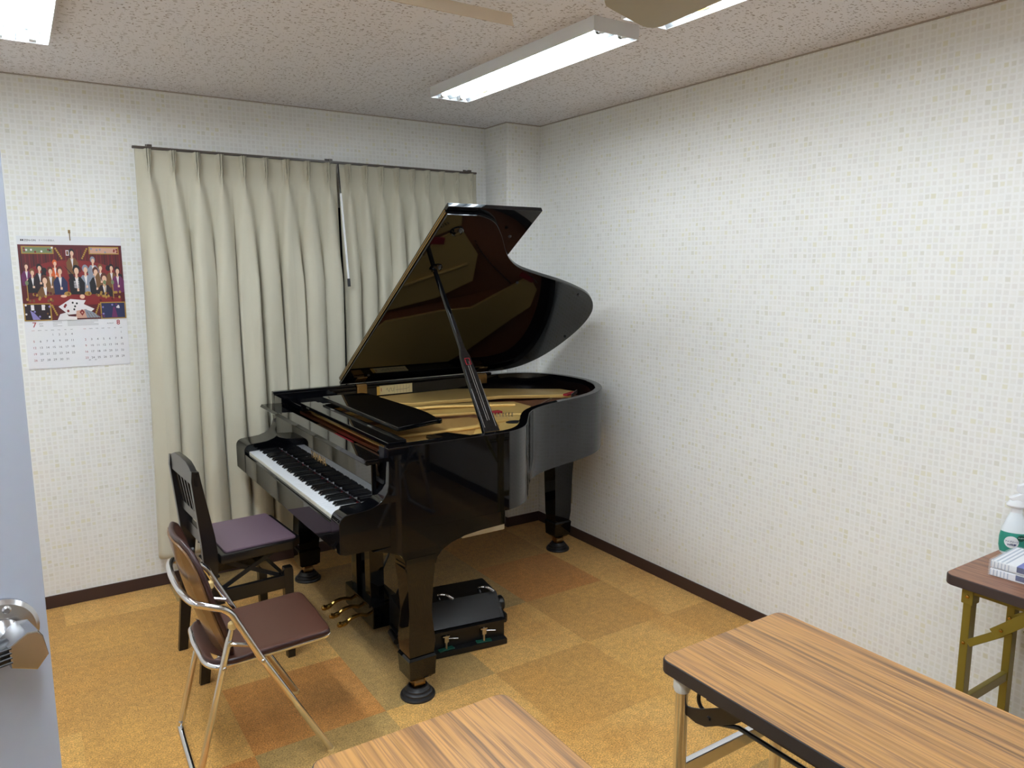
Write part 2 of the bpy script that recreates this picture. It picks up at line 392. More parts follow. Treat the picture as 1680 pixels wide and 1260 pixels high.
# skirting boards (vinyl) and the fine cornice line
def skirt(name, a, b): struct(B(BASEB).box(a, b, 0.003, 2).build(name))
SK = 0.066; ST = 0.008
skirt('baseboard_back', (XL, YB-ST, 0), (XP, YB, SK)); skirt('baseboard_right', (XR-ST, YN, 0), (XR, YP, SK))
struct(B(BASEB).box((XP-ST, YP, 0), (XP, YB, SK), 0.003).box((XP-ST, YP-ST, 0), (XR-ST, YP, SK), 0.003).build('baseboard_column'))
CORN = mat('cornice_line', srgb(178, 166, 154), 0.6)
struct(B(CORN).box((XL, YB-0.008, H-0.005), (XP, YB, H)).build('trim_1')); struct(B(CORN).box((XR-0.008, YN, H-0.005), (XR, YP, H)).build('trim_2'))
struct(B(CORN).box((XP-0.008, YP-0.008, H-0.005), (XR, YP, H)).box((XP-0.008, YP, H-0.005), (XP, YB, H)).build('trim_3'))

# ------------------------------------------------------------------ the open door at the left with its lever
DX = Matrix.Translation((0, 1.30, 0)) @ Matrix.Rotation(rad(14), 4, 'Z')       # local -x runs along the leaf
dr = thing('door_leaf', 'pale blue-grey painted steel door standing open at the left edge of the photo', 'door', (-0.35, 1.20, 0.0), rad(14))
B(DOOR, DX).box((-0.80, 0, 0.008), (0, 0.04, 2.10), 0.002).build('panel', dr)
lv = B(STEEL, DX)
RX = Matrix.Rotation(rad(90), 3, 'X')
hx, hz = -0.064, 1.168
lv.lathe([(0.052, 0.0), (0.052, 0.006), (0.046, 0.012), (0.024, 0.016), (0.024, 0.02)], (hx, 0, hz), 36, RX)
rose = lv.build('handle', dr); rose['label'] = 'brushed steel handle rose'
s_ = B(STEEL, DX).lathe([(0.0065, 0), (0.0065, 0.003), (0.004, 0.005)], (hx+0.010, -0.010, hz+0.036), 14, RX); s_.build('screw', rose)
nk = B(STEEL, DX).tube([(hx, -0.014, hz), (hx, -0.03, hz-0.004), (hx+0.012, -0.055, hz-0.014)], [0.027, 0.021, 0.020], 20)
nk.prism([(hx-0.008, hz+0.010), (hx+0.016, hz+0.024), (hx+0.030, hz+0.022), (hx+0.036, hz+0.012), (hx+0.041, hz-0.018), (hx+0.025, hz-0.036), (hx-0.006, hz-0.022)], -0.030, -0.085, 'y', 0.003, 2)
nk.build('lever_boss', rose)
gp = B(RUBBER, DX)
gp.tube([(hx, -0.062, hz-0.002), (hx-0.03, -0.064, hz-0.008), (hx-0.14, -0.066, hz-0.014)], [0.017, 0.019, 0.017], 16)
for k in range(4): gp.tube([(hx-0.004, -0.084, hz+0.008-k*0.007), (hx-0.13, -0.0855, hz+0.002-k*0.007)], 0.0016, 6)
g_ = gp.build('lever_grip', rose); g_['label'] = 'black ribbed lever grip'

# ------------------------------------------------------------------ fluorescent ceiling fixtures
def fixture(x0, y0, label):
    L, W, D = 1.275, 0.215, 0.05; x1, y1 = x0+W, y0+L; zb = H-D
    t = thing('fluorescent_fixture', label, 'ceiling light', ((x0+x1)/2, (y0+y1)/2, zb), 0, 'twin tube fluorescent fixtures')
    b = B(WHITE); e = 0.004
    b.box((x0, y0, zb), (x0+e, y1, H)); b.box((x1-e, y0, zb), (x1, y1, H)); b.box((x0+e, y0, zb), (x1-e, y0+e, H)); b.box((x0+e, y1-e, zb), (x1-e, y1, H))
    b.build('housing', t)
    r = B(REFL); xm = (x0+x1)/2
    for xa, xb in ((x0+e, xm-0.001), (xm+0.001, x1-e)):
        for (p, q) in (((xa, zb+0.002), (xa+0.03, H-0.006)), ((xa+0.03, H-0.006), (xb-0.03, H-0.006)), ((xb-0.03, H-0.006), (xb, zb+0.002))):
            r.poly([(p[0], y0+e, p[1]), (q[0], y0+e, q[1]), (q[0], y1-e, q[1]), (p[0], y1-e, p[1])])
    r.build('reflector', t, flat=True)
    for k in range(2):
        xc = (x0+xm)/2 if k == 0 else (xm+x1)/2
        tb = B(TUBE2 if x0 < 0 else TUBE).tube([(xc, y0+0.045, zb+0.018), (xc, y1-0.045, zb+0.018)], 0.0145, 14).build('tube', t)
        cp = B(STEEL).tube([(xc, y0+0.03, zb+0.018), (xc, y0+0.045, zb+0.018)], 0.0148, 14).tube([(xc, y1-0.045, zb+0.018), (xc, y1-0.03, zb+0.018)], 0.0148, 14)
        build_each(cp, 'tube_cap', tb)
        build_each(B(WHITE).box((xc-0.012, y0+e, zb+0.004), (xc+0.012, y0+0.03, H-0.008), 0.002).box((xc-0.012, y1-0.03, zb+0.004), (xc+0.012, y1-e, H-0.008), 0.002), 'socket', t)
    lb = B(WPRINT).box((x1-0.036, y1-0.14, H-0.03), (x1-0.0175, y1-0.08, H-0.029), R=Matrix.Rotation(rad(60), 3, 'Y'))
    lb.use(YELP).box((x1-0.036, y1-0.22, H-0.03), (x1-0.0175, y1-0.17, H-0.029), R=Matrix.Rotation(rad(60), 3, 'Y'))
    build_each(lb, 'rating_label', t)
    return t
fixture(1.808, 2.222, 'white twin-tube ceiling light nearest the corner column, above the piano')
fixture(1.812, 0.808, 'white twin-tube ceiling light partly hidden behind the dark deflector plate')
fixture(-0.026, 2.222, 'white twin-tube ceiling light at the top left corner of the photo')
fixture(1.812, -0.606, 'white twin-tube ceiling light above the near end of the right-hand table, out of view')
fixture(-0.026, 0.808, 'white twin-tube ceiling light over the open door, out of view')
fixture(-0.026, -0.606, 'white twin-tube ceiling light behind the doorway, out of view')

# air deflector plates hanging below the ceiling
df = thing('air_deflector', 'narrow tan air deflector strip hanging from the ceiling, seen edge-on', 'air deflector', (0.98, 1.89, 2.36))
b = B(TANP)
sec = [(-0.004, -0.020), (0.0, -0.020), (0.010, -0.004), (0.012, 0.010), (0.020, 0.017), (0.018, 0.020), (0.006, 0.014), (0.004, -0.002)]
b.prism([(1.90+p[0], 2.40+p[1]) for p in sec], 0.62, 1.252, 'x', 0.001, 1); b.build('plate', df)
B(RAIL).box((1.065, 1.885, 2.42), (1.085, 1.905, 2.46), 0.003).tube([(1.075, 1.895, 2.44), (1.075, 1.895, H)], 0.004, 8).build('bracket', df)
B(RAIL).tube([(0.72, 1.895, 2.41), (0.72, 1.895, H)], 0.004, 8).build('bracket', df)
d2 = thing('air_deflector', 'broad olive-grey air deflector plate with rounded corners hiding a ceiling light', 'air deflector', (1.5, 1.5, 2.38))
OLG = mat('deflector_unlit_underside', srgb(168, 158, 132), 0.55)  # dimmer than the tan strip: the unlit look is in the colour
Rm = Matrix.Translation((1.62, 1.755, 2.40)) @ Matrix.Rotation(rad(3), 4, 'Z') @ Matrix.Rotation(rad(-2), 4, 'Y')
B(OLG).prism([(1.36, 0.95), (1.36, 1.60), (1.372, 1.645), (1.40, 1.672), (1.44, 1.688), (1.59, 1.742), (1.62, 1.747), (1.642, 1.738), (1.651, 1.715), (1.635, 1.50), (1.60, 0.95)][::-1], 2.398, 2.404, 'z', 0.001, 1).build('plate', d2)
build_each(B(RAIL).tube([(1.50, 1.55, 2.402), (1.50, 1.55, H)], 0.004, 8).tube([(1.48, 1.20, 2.402), (1.48, 1.20, H)], 0.004, 8), 'bracket', d2)

# ------------------------------------------------------------------ curtains and rail
def curtain(x0, x1, n, seed, label, leftcurl=0.0, name='curtain'):
    rnd = random.Random(seed); per = (x1-x0)/n; ztop, zbot = 2.285, 0.20
    offs = [rnd.uniform(-0.10, 0.10) for _ in range(n+1)]; amps = [rnd.uniform(0.8, 1.25) for _ in range(n+1)]; ph = [rnd.uniform(-0.25, 0.25) for _ in range(n+1)]
    b = B(CURT); K = 36; NZ = 72; grid = []
    for iz in range(NZ+1):
        tz = iz/NZ; z = ztop + (zbot-ztop)*tz; row = []
        d = ztop - z
        for ik in range(n*K+1):
            u = ik/K; i = min(int(u), n-1); t_ = u-i-0.5; du = t_*(0.25+3*t_*t_); u = i+0.5+du                           # pleat at du=0
            am = amps[i]*(1-abs(du)) + 0.5*(amps[max(i-1, 0)] if du < 0 else amps[min(i+1, n)])*abs(du)*1.2
            # header: three narrow fingers pinched at the tack
            sq = 1-0.55*min(1, d/0.11); hd = sum(math.exp(-((du-c_*sq)/(0.030*sq+0.006))**2) for c_ in (-0.095, 0, 0.095))*0.034 + math.exp(-(du/0.12)**2)*0.008
            hb = math.exp(-(du/0.06)**2)*0.034
            # body: deep rounded fold growing below the tack
            w_ = min(1.0, max(0.0, (d-0.10)/0.55)); wid = 0.11+0.28*w_**0.5
            sway = ph[i]*0.35*w_*math.sin(d*1.7+seed+i)
            q = (du+sway*0.5)/wid
            body = math.exp(-abs(q)**2.4)*(0.030+0.038*w_)*am + 0.012*w_*math.sin(2*PI*(u*2+0.2*math.sin(d*2+i)))*math.sin(d*1.3+i*1.7)
            k = min(1, max(0, (d-0.085)/0.03)); k2 = min(1, max(0, (d-0.12)/0.06))
            y = hd*(1-k) + hb*k*(1-k2) + body*k2
            xs = x0+u*per + (0.30*per*w_*am*math.sin(2*PI*(du))*math.exp(-abs(du)*1.5) + sway*per*0.5*(1-abs(du)*2))
            xs += 0.008*math.sin(d*2.1+i*0.9)*w_*(1 if 0 < ik < n*K else 0.3)
            if u < 0.5: xs += leftcurl*d*0.5
            row.append(b.v((xs, 4.215-y, z)))
        grid.append(row)
    for a, c in zip(grid, grid[1:]):
        for j in range(len(a)-1): b.f([a[j], c[j], c[j+1], a[j+1]])
    o = b.build(name, smooth=180)
    sol = o.modifiers.new('thickness', 'SOLIDIFY'); sol.thickness = 0.0025; sol.offset = 0
    return tag(o, label, 'curtain', 'pair of pleated curtains')
curtain(0.548, 1.577, 9, 3, 'left panel of the grey-beige pinch-pleated curtain, the fuller one next to the calendar', -0.02)
curtain(1.592, 2.492, 9, 11, 'right panel of the grey-beige pinch-pleated curtain, behind the raised piano lid')
rl = thing('curtain_rail', 'thin brown curtain rail fixed along the back wall', 'curtain rail', (1.52, 4.25, 2.29))
B(RAIL).box((0.54, 4.218, 2.288), (2.50, 4.240, 2.300), 0.002).build('rail', rl)
for x in (0.62, 1.55, 2.455): B(RAIL).box((x-0.011, 4.225, 2.298), (x+0.011, YB, 2.312), 0.002).box((x-0.010, YB-0.004, 2.296), (x+0.010, YB, 2.32)).build('bracket', rl)
wd = thing('curtain_rod', 'thin white draw rod with black end hanging in the gap between the curtains', 'curtain rod', (1.592, 4.14, 1.62))
B(WPRINT).tube([(1.583, 4.175, 2.12), (1.594, 4.125, 1.64)], 0.006, 10).build('rod', wd)
B(RUBBER).tube([(1.583, 4.20, 2.285), (1.583, 4.175, 2.12)], 0.0035, 8).build('hanging_cord', wd)
B(RUBBER).tube([(1.594, 4.125, 1.645), (1.5945, 4.123, 1.60)], 0.0085, 10).build('end_cap', wd)
struct(B(mat('window_dark', (0.02, 0.022, 0.026, 1), 0.2)).box((0.75, YB-0.01, 0.85), (2.30, YB-0.002, 2.05)).build('window_1'))

# ------------------------------------------------------------------ wall calendar
cl = thing('wall_calendar', 'paper wall calendar with a dark red painted picture, hanging on a hook', 'calendar', (0.245, YB-0.006, 1.22))
X0, X1, Z0, Z1 = 0.026, 0.466, 1.222, 1.856; yc = YB-0.006
def cm(x, z, dy=0.0): return Matrix.Translation((x, yc-dy, z)) @ Matrix.Rotation(rad(90), 4, 'X')
pg = B(PAPER).box((X0, yc, Z0), (X1, yc+0.004, Z1))
pg.box((X0+0.003, yc+0.003, Z0-0.004), (X1+0.001, yc+0.0055, Z0+0.1))
text(pg, '7', 0.034, cm(X0+0.040, 1.423, 0.0006), INKR, bold=0.0004); text(pg, '8', 0.034, cm(X1-0.040, 1.423, 0.0006), INKR, bold=0.0004)
text(pg, 'JULY', 0.008, cm(X0+0.060, 1.437, 0.0006), INK, 'LEFT'); text(pg, '2020', 0.008, cm(X0+0.060, 1.426, 0.0006), INK, 'LEFT'); text(pg, 'AUGUST', 0.008, cm(X1-0.060, 1.428, 0.0006), INK, 'RIGHT')
days = ['SUN', 'MON', 'TUE', 'WED', 'THU', 'FRI', 'SAT']
for mth, (xa, start, n) in enumerate(((X0+0.032, 3, 31), (X0+0.249, 6, 31))):
    dx = 0.0268; dz = 0.0305
    for i, dn in enumerate(days): text(pg, dn, 0.006, cm(xa+i*dx, 1.405, 0.0006), INKR if i == 0 else INK)
    for dd in range(1, n+1):
        c = (start+dd-1) % 7; r = (start+dd-1)//7
        if r < 5: text(pg, str(dd), 0.0145, cm(xa+c*dx, 1.380-r*dz, 0.0006), INKR if c == 0 else INK)
        else: text(pg, str(dd), 0.0095, cm(xa+c*dx+0.011, 1.380-4*dz-0.010, 0.0006), INK)
for (xa, xb, za, zb, n) in ((X0+0.116, X0+0.155, 1.447, 1.425, 4), (X0+0.178, X0+0.312, 1.449, 1.425, 5)):
    pg.use(INKL)
    for k in range(n): z = za+(zb-za)*k/(n-1); pg.box((xa, yc-0.0006, z), (xb-(0.02 if k % 3 == 2 else 0), yc, z+0.0022))
text(pg, 'ZEN-ON', 0.0125, cm(X0+0.030, 1.832, 0.0006), INK, 'LEFT', bold=0.0002); text(pg, 'すべての音楽人', 0.0095, cm(X0+0.088, 1.833, 0.0006), INK, 'LEFT')
pg.use(BLKM).box((X0+0.016, yc-0.0006, 1.832), (X0+0.021, yc, 1.841)).box((X0+0.023, yc-0.0006, 1.832), (X0+0.028, yc, 1.841))
pg.build('page', cl, flat=True)
# the picture: original stand-in composition of a party round a card table
def cmat(n, r, g, b_): return mat('print_'+n, srgb(r, g, b_), 0.45)
cW = cmat('wine', 92, 26, 30); cD = cmat('dark', 40, 26, 34); cR = cmat('red', 132, 34, 36); cG = cmat('gilt', 176, 136, 60); cF = cmat('flesh', 232, 190, 160)
cN = cmat('navy', 40, 46, 84); cH = cmat('hair', 92, 46, 36); cWt = cmat('white', 232, 226, 226); cGy = cmat('grey', 140, 146, 160); cBr = cmat('brown', 120, 84, 48)
cGn = cmat('green', 120, 134, 96); cPk = cmat('pink', 206, 160, 140); cLv = cmat('lilac', 140, 130, 190); cBk = cmat('black', 26, 26, 32); cOr = cmat('flame', 214, 96, 40); cPu = cmat('plum', 108, 42, 92)
px0, px1, pz0, pz1 = X0+0.002, X1-0.001, 1.454, 1.816
pic = B(cW); lay = [0.0]
def L(u, v): return (px0+(px1-px0)*u, pz1-(pz1-pz0)*v)
def shp(m, pts):
    lay[0] += 0.000012; y = yc-0.0008-lay[0]; pic.use(m); pic.poly([(L(u, v)[0], y, L(u, v)[1]) for u, v in pts])
def ell(m, u, v, a, b_, n=14): shp(m, [(u+a*math.cos(2*PI*i/n), v+b_*math.sin(2*PI*i/n)) for i in range(n)])
def rect(m, u0, v0, u1, v1): shp(m, [(u0, v0), (u1, v0), (u1, v1), (u0, v1)])
pic.box((px0, yc-0.0007, pz0), (px1, yc, pz1))
for k in range(26): rect(cR if k % 3 else cD, 0.02+k*0.038, 0.06, 0.026+k*0.038, 0.45)
ell(cR, 0.5, 0.42, 0.46, 0.22, 30)
for k in range(40):                                               # dark crowd of small strokes
    u = 0.03+0.94*random.random(); ell(random.choice((cD, cBk, cW)), u, 0.30+0.25*random.random(), 0.025, 0.04, 8)
def person(u, v, s, coat, hair=cH, shirt=cWt):
    shp(coat, [(u-0.055*s, v+0.30*s), (u-0.062*s, v+0.14*s), (u-0.03*s, v+0.075*s), (u+0.03*s, v+0.075*s), (u+0.062*s, v+0.14*s), (u+0.055*s, v+0.30*s)])
    shp(shirt, [(u-0.014*s, v+0.08*s), (u+0.014*s, v+0.08*s), (u+0.002*s, v+0.21*s)])
    rect(cF, u-0.009*s, v+0.04*s, u+0.009*s, v+0.09*s); ell(hair, u, v-0.008, 0.027*s, 0.048*s); ell(cF, u+0.003, v+0.012*s, 0.018*s, 0.036*s)
    rect(cF, u-0.004, v+0.20*s, u+0.016, v+0.23*s)
person(0.33, 0.24, 0.8, cOr, cOr); person(0.70, 0.20, 0.9, cGy, cGy); person(0.50, 0.10, 0.95, cBr, cBk)
rect(cWt, 0.445, 0.07, 0.475, 0.14); rect(cBr, 0.451, 0.08, 0.469, 0.13)
for a in ((0.06, 0.28, 0.85, cPu, cH), (0.11, 0.36, 0.9, cBk, cBr), (0.18, 0.30, 0.95, cD, cBk), (0.28, 0.34, 1.0, cBr, cH), (0.37, 0.34, 1.1, cN, cH), (0.62, 0.32, 1.1, cGy, cGy),
          (0.72, 0.35, 1.1, cBk, cH), (0.77, 0.30, 0.9, cBr, cBr), (0.88, 0.30, 0.9, cBr, cBk), (0.94, 0.34, 1.0, cPu, cBk), (0.53, 0.33, 1.25, cBk, cBk)): person(*a)
shp(cBk, [(0.41, 0.26), (0.43, 0.30), (0.52, 0.46), (0.50, 0.40)])
for k in range(5): shp(cWt, [(0.50, 0.48+k*0.02), (0.555, 0.49+k*0.02), (0.54, 0.498+k*0.02), (0.50, 0.488+k*0.02)])
person(0.22, 0.46, 1.2, cBr, cH); person(0.80, 0.44, 1.3, cD, cH)
shp(cR, [(0.06, 0.72), (0.30, 0.66), (0.70, 0.66), (0.96, 0.72), (0.96, 0.80), (0.04, 0.80)])
for u in (0.05, 0.80, 0.88): rect(cG, u, 0.50, u+0.008, 0.72); ell(cGn, u+0.004, 0.50, 0.016, 0.03)
for k in range(34): ell(random.choice((cG, cG, cBr, cW)), 0.03+0.27*random.random()+(0.66 if k % 2 else 0), 0.62+0.13*random.random(), 0.012, 0.02, 7)
for u in (0.43, 0.63): ell(cG, u, 0.65, 0.035, 0.03); ell(cBr, u+0.01, 0.65, 0.01, 0.02)
ell(cF, 0.57, 0.69, 0.025, 0.03); ell(cF, 0.39, 0.68, 0.03, 0.018)
for (ua, va, ub, vb, inner) in ((0.03, 0.02, 0.33, 0.12, 'park'), (0.67, 0.02, 0.97, 0.12, 'room'), (0.0, 0.77, 0.26, 1.0, 'win'), (0.74, 0.77, 1.0, 1.0, 'night')):
    rect(cG, ua, va, ub, vb); a = 0.012; rect({'park': cGn, 'room': cPk, 'win': cD, 'night': cN}[inner], ua+a, va+a*1.2, ub-a, vb-a)
    for k in range(9):
        uu = ua+a+(ub-ua-2*a)*random.random(); vv = va+a*1.4+(vb-va-3*a)*random.random()
        ell({'park': random.choice((cWt, cR, cBk)), 'room': random.choice((cR, cGy)), 'win': random.choice((cLv, cWt, cBr)), 'night': random.choice((cLv, cWt, cPu))}[inner], uu, vv, 0.010, 0.014, 7)
rect(cWt, 0.07, 0.79, 0.10, 0.86); rect(cWt, 0.17, 0.79, 0.20, 0.86); shp(cLv, [(0.06, 0.86), (0.10, 0.90), (0.15, 0.985), (0.08, 0.985)]); shp(cPu, [(0.85, 0.98), (0.87, 0.84), (0.89, 0.84), (0.91, 0.98)])
for sgn, uc in ((1, 0.35), (-1, 0.65), (1, 0.27), (-1, 0.73)):
    for k in range(6): ell(cG, uc+sgn*0.01*k*(1 if uc in (0.35, 0.65) else 0.8), (0.05 if uc in (0.35, 0.65) else 0.80)+0.025*k, 0.010, 0.014, 7)
shp(cWt, [(0.33, 0.82), (0.45, 0.72), (0.60, 0.74), (0.52, 0.92), (0.42, 0.93)]); shp(cWt, [(0.50, 0.74), (0.68, 0.86), (0.62, 0.92), (0.50, 0.88)]); shp(cPk, [(0.50, 0.88), (0.60, 0.86), (0.61, 0.98), (0.49, 0.98)])
for u, v in ((0.39, 0.82), (0.42, 0.88), (0.40, 0.80)): ell(cR, u, v, 0.012, 0.018)
for u, v in ((0.47, 0.77), (0.51, 0.78), (0.49, 0.82), (0.48, 0.86)): ell(cBk, u, v, 0.010, 0.014)
shp(cR, [(0.555, 0.86), (0.58, 0.90), (0.555, 0.95), (0.53, 0.90)]); ell(cPk, 0.555, 0.905, 0.008, 0.012)
shp(cWt, [(0.31, 1.0), (0.34, 0.92), (0.40, 0.90), (0.42, 0.95), (0.50, 0.96), (0.50, 1.0)]); shp(cGy, [(0.60, 0.98), (0.58, 0.86), (0.66, 0.90), (0.74, 0.98)]); 
for k in range(4): shp(cBr, [(0.60+k*0.03, 0.90+k*0.01), (0.605+k*0.03, 0.90+k*0.01), (0.64+k*0.03, 0.99), (0.635+k*0.03, 0.99)])
pic.build('picture', cl, flat=True)
hk = thing('wall_hook', 'small brass hook holding the calendar on the wall', 'hook', (0.245, YB-0.01, 1.855))
B(DBRASS).box((0.240, YB-0.004, 1.872), (0.250, YB, 1.888), 0.001).build('plate', hk)
B(DBRASS).tube([(0.245, YB-0.003, 1.885), (0.245, YB-0.018, 1.876), (0.245, YB-0.016, 1.845), (0.245, YB-0.022, 1.838), (0.245, YB-0.026, 1.845)], 0.002, 8).build('hook_wire', hk)

# ------------------------------------------------------------------ wall socket
so = thing('wall_socket', 'beige wall socket plate low on the right wall behind the piano leg', 'socket', (XR, 3.714, 0.21))
B(BEIGE).box((XR-0.006, 3.674, 0.215), (XR, 3.754, 0.345), 0.003).build('plate', so)
B(mat('socket_insert', srgb(190, 178, 150), 0.4)).box((XR-0.010, 3.699, 0.245), (XR-0.004, 3.729, 0.315), 0.003).build('socket_insert', so)

# ------------------------------------------------------------------ the grand piano
PX, PYt, PYs, ZT = 1.10, 2.51, 4.02, 1.044
pn = thing('grand_piano', 'polished black grand piano with its lid propped open', 'piano', (1.75, 3.27, 0.0))
curve = catmull([(1.63, 2.512, 0), (1.70, 2.535, 0), (1.775, 2.595, 0), (1.86, 2.705, 0), (1.955, 2.825, 0), (2.06, 2.90, 0), (2.20, 2.955, 0), (2.40, 3.01, 0), (2.57, 3.09, 0), (2.71, 3.215, 0),
                 (2.80, 3.37, 0), (2.838, 3.55, 0), (2.825, 3.74, 0), (2.765, 3.89, 0), (2.66, 3.985, 0), (2.50, 4.02, 0)], 5)
outer = [(PX, PYt), (1.35, PYt)] + [(p.x, p.y) for p in curve] + [(2.0, PYs), (PX, PYs)]
inner = offset_poly(outer, 0.040); inner[0] = (PX, PYt+0.04); inner[-1] = (PX, PYs-0.04)
b = B(BLK)
def wallstrip(b, o, i, z0, z1, bev=0.003):
    n = len(o); V = []
    for k in range(n):
        V.append([b.v((o[k][0], o[k][1], z0)), b.v((o[k][0], o[k][1], z1-bev)),
                  b.v((o[k][0]*0.925+i[k][0]*0.075, o[k][1]*0.925+i[k][1]*0.075, z1)), b.v((i[k][0]*0.925+o[k][0]*0.075, i[k][1]*0.925+o[k][1]*0.075, z1)),
                  b.v((i[k][0], i[k][1], z1-bev)), b.v((i[k][0], i[k][1], z0))])
    for a, c in zip(V, V[1:]):
        for j in range(6): b.f([a[j], c[j], c[(j+1) % 6], a[(j+1) % 6]])
    b.f(V[0]); b.f(V[-1][::-1])
wallstrip(b, outer, inner, 0.715, ZT)
bmesh.ops.recalc_face_normals(b.bm, faces=b.bm.faces)
rim = b.build('rim', pn, smooth=25)
# arms: profile in x,z
prof = [(PX+0.002, ZT), (1.098, 0.905), (1.092, 0.880), (1.078, 0.858), (1.055, 0.840), (1.02, 0.828), (0.98, 0.824), (0.945, 0.822)] + [(q[0], q[1]) for q in arc(0.937, 0.787, 0.034, 85, 180, 6)] + [(0.903, 0.675), (0.925, 0.668), (PX+0.002, 0.668)]
for y0, y1 in ((PYt, 2.600), (3.847, PYs)):
    B(BLK).prism(prof, y0, y1, 'y', 0.004, 2).build('arm', pn)
# cheek blocks behind the arms' inner faces and keybed
B(BLK).prism([(1.607, 0.655), (1.607, 0.722), (0.91, 0.722), (0.91, 0.668), (1.08, 0.650), (1.12, 0.640)], 2.60, 3.85, 'y', 0.002, 1).build('keybed', pn)
kb = B(BLK).box((0.905, 2.60, 0.67), (0.925, 3.847, 0.772), 0.004).build('key_slip', pn)
kb2 = B(BLKM).box((0.925, 2.60, 0.715), (1.068, 3.847, 0.765)).build('keyboard', pn)
# side panel under the rim with the leg arch (treble and bass)
def legblock(y0, y1):
    pts = [(PX+0.0, 0.716), (PX, 0.668), (1.03, 0.660), (1.10, 0.640), (1.145, 0.618), (1.158, 0.59)]
    pts += [(1.158, 0.56), (1.290, 0.56), (1.298, 0.585), (1.318, 0.608), (1.36, 0.630), (1.42, 0.646), (1.50, 0.654), (1.612, 0.658), (1.612, 0.716)]
    B(BLK).prism(pts, y0, y1, 'y', 0.002, 1).build('leg_bracket', pn)
legblock(2.512, 2.60); legblock(3.90, 4.018)
# fallboard: upright gloss panel with gold maker's letters
fb = B(BLK).box((1.068, 2.60, 0.768), (1.088, 3.847, 0.975), 0.003)
fbo = fb.build('fallboard', pn)
lt = B(BRASS); text(lt, 'YAMAHA', 0.048, Matrix.Translation((1.0672, 3.205, 0.852)) @ Matrix.Rotation(rad(-90), 4, 'Z') @ Matrix.Rotation(rad(90), 4, 'X'), BRASS, depth=0.0003); lt.build('maker_letters', fbo)
B(RED).box((1.0605, 2.602, 0.772), (1.0665, 3.845, 0.7815)).build('key_felt', pn)
lip = B(BLK).prism([(1.022, 0.988), (1.030, 1.000), (1.10, 0.998), (1.10, 0.984), (1.034, 0.978)], 2.555, 3.965, 'y', 0.002, 1).build('fallboard_lip', pn)
# keys
kw = (3.845-2.602)/52; k0 = None; kk = None
wk = B(IVORY).box((0.927, -kw/2+0.0006, 0.768), (1.060, kw/2-0.0006, 0.785), 0.0012, 2)
wk.use(KEYWOOD).box((0.9262, -kw/2+0.001, 0.767), (0.928, kw/2-0.001, 0.7825))
kpar = kb2
ORIG['_id'] = Matrix()
def child_copy(src, par, loc, name=None):
    c = src.copy(); C.objects.link(c); c.parent = par; c.location = loc; return c
class _P: name = '_id'
def build_proto(b, name):
    bmesh.ops.remove_doubles(b.bm, verts=b.bm.verts, dist=1e-6); me = bpy.data.meshes.new(name); b.bm.to_mesh(me); b.bm.free()
    for m in b.mats: me.materials.append(m)
    for p in me.polygons: p.use_smooth = True
    me.set_sharp_from_angle(angle=rad(32)); o = bpy.data.objects.new(name, me); wn = o.modifiers.new('weighted', 'WEIGHTED_NORMAL'); wn.keep_sharp = True; wn.weight = 100; return o
PO = ORIG[pn.name].inverted()
wproto = build_proto(wk, 'white_key'); C.objects.link(wproto); wproto.parent = kpar
for i in range(52):
    o = wproto if i == 0 else child_copy(wproto, kpar, (0, 0, 0))
    o.location = PO @ Vector((0, 3.845-kw*(i+0.5), 0))
bk = B(EBONY)
n_ = [(-0.0050, 0.785), (0.0050, 0.785), (0.0042, 0.7975), (-0.0042, 0.7975)]
bk.prism(n_, 0.972, 1.060, 'x', 0.0008, 1)
for v_ in bk.bm.verts:
    if v_.co.x < 0.975 and v_.co.z > 0.79: v_.co.x += 0.007; v_.co.z -= 0.001
bproto = build_proto(bk, 'black_key'); C.objects.link(bproto); bproto.parent = kpar; first = True
# 88 keys start at A: white index 0=A,1=B,2=C...
letters = ['A', 'B', 'C', 'D', 'E', 'F', 'G']
for i in range(51):
    if letters[i % 7] in 'ACDFG':
        o = bproto if first else child_copy(bproto, kpar, (0, 0, 0)); first = False
        o.location = PO @ Vector((0, 3.845-kw*(i+1), 0))
# inside: soundboard, strings, gold plate, tuning pins
ins = offset_poly(outer, 0.039); ins[0] = (1.236, PYt+0.04); ins[1] = (1.36, PYt+0.04); ins[-1] = (1.236, PYs-0.04)
B(BOARD).prism(ins, 0.925, 0.940, 'z').build('soundboard', pn)
B(mat('underside_wood', srgb(70, 48, 34), 0.6)).prism(offset_poly(outer, 0.03)[1:-1], 0.725, 0.735, 'z').build('bottom_board', pn)
def plate(b, pts, z0=0.958, z1=0.972, bev=0.004): b.prism(pts, z0, z1, 'z', bev, 2)
gb = B(GOLD)
plate(gb, [(1.24, 3.975), (1.24, 3.80), (1.40, 3.76), (1.70, 3.72), (1.745, 3.68), (2.083, 3.625), (2.289, 3.611), (2.52, 3.49), (2.66, 3.415), (2.74, 3.50), (2.72, 3.62), (2.60, 3.70), (2.30, 3.92), (2.20, 3.975)], 0.958, 0.978)
plate(gb, [(1.30, 3.66), (1.727, 3.619), (2.039, 3.545), (2.263, 3.438), (2.262, 3.27), (2.118, 3.114), (1.969, 3.190), (1.92, 3.285), (1.69, 3.345), (1.30, 3.42)])
plate(gb, [(1.30, 3.30), (1.669, 3.235), (1.843, 3.206), (1.881, 3.12), (1.79, 2.85), (1.66, 2.62), (1.30, 2.60)], 0.956, 0.968)
plate(gb, [(1.24, 3.80), (1.24, 2.56), (1.34, 2.56), (1.34, 3.80)], 0.950, 0.960)
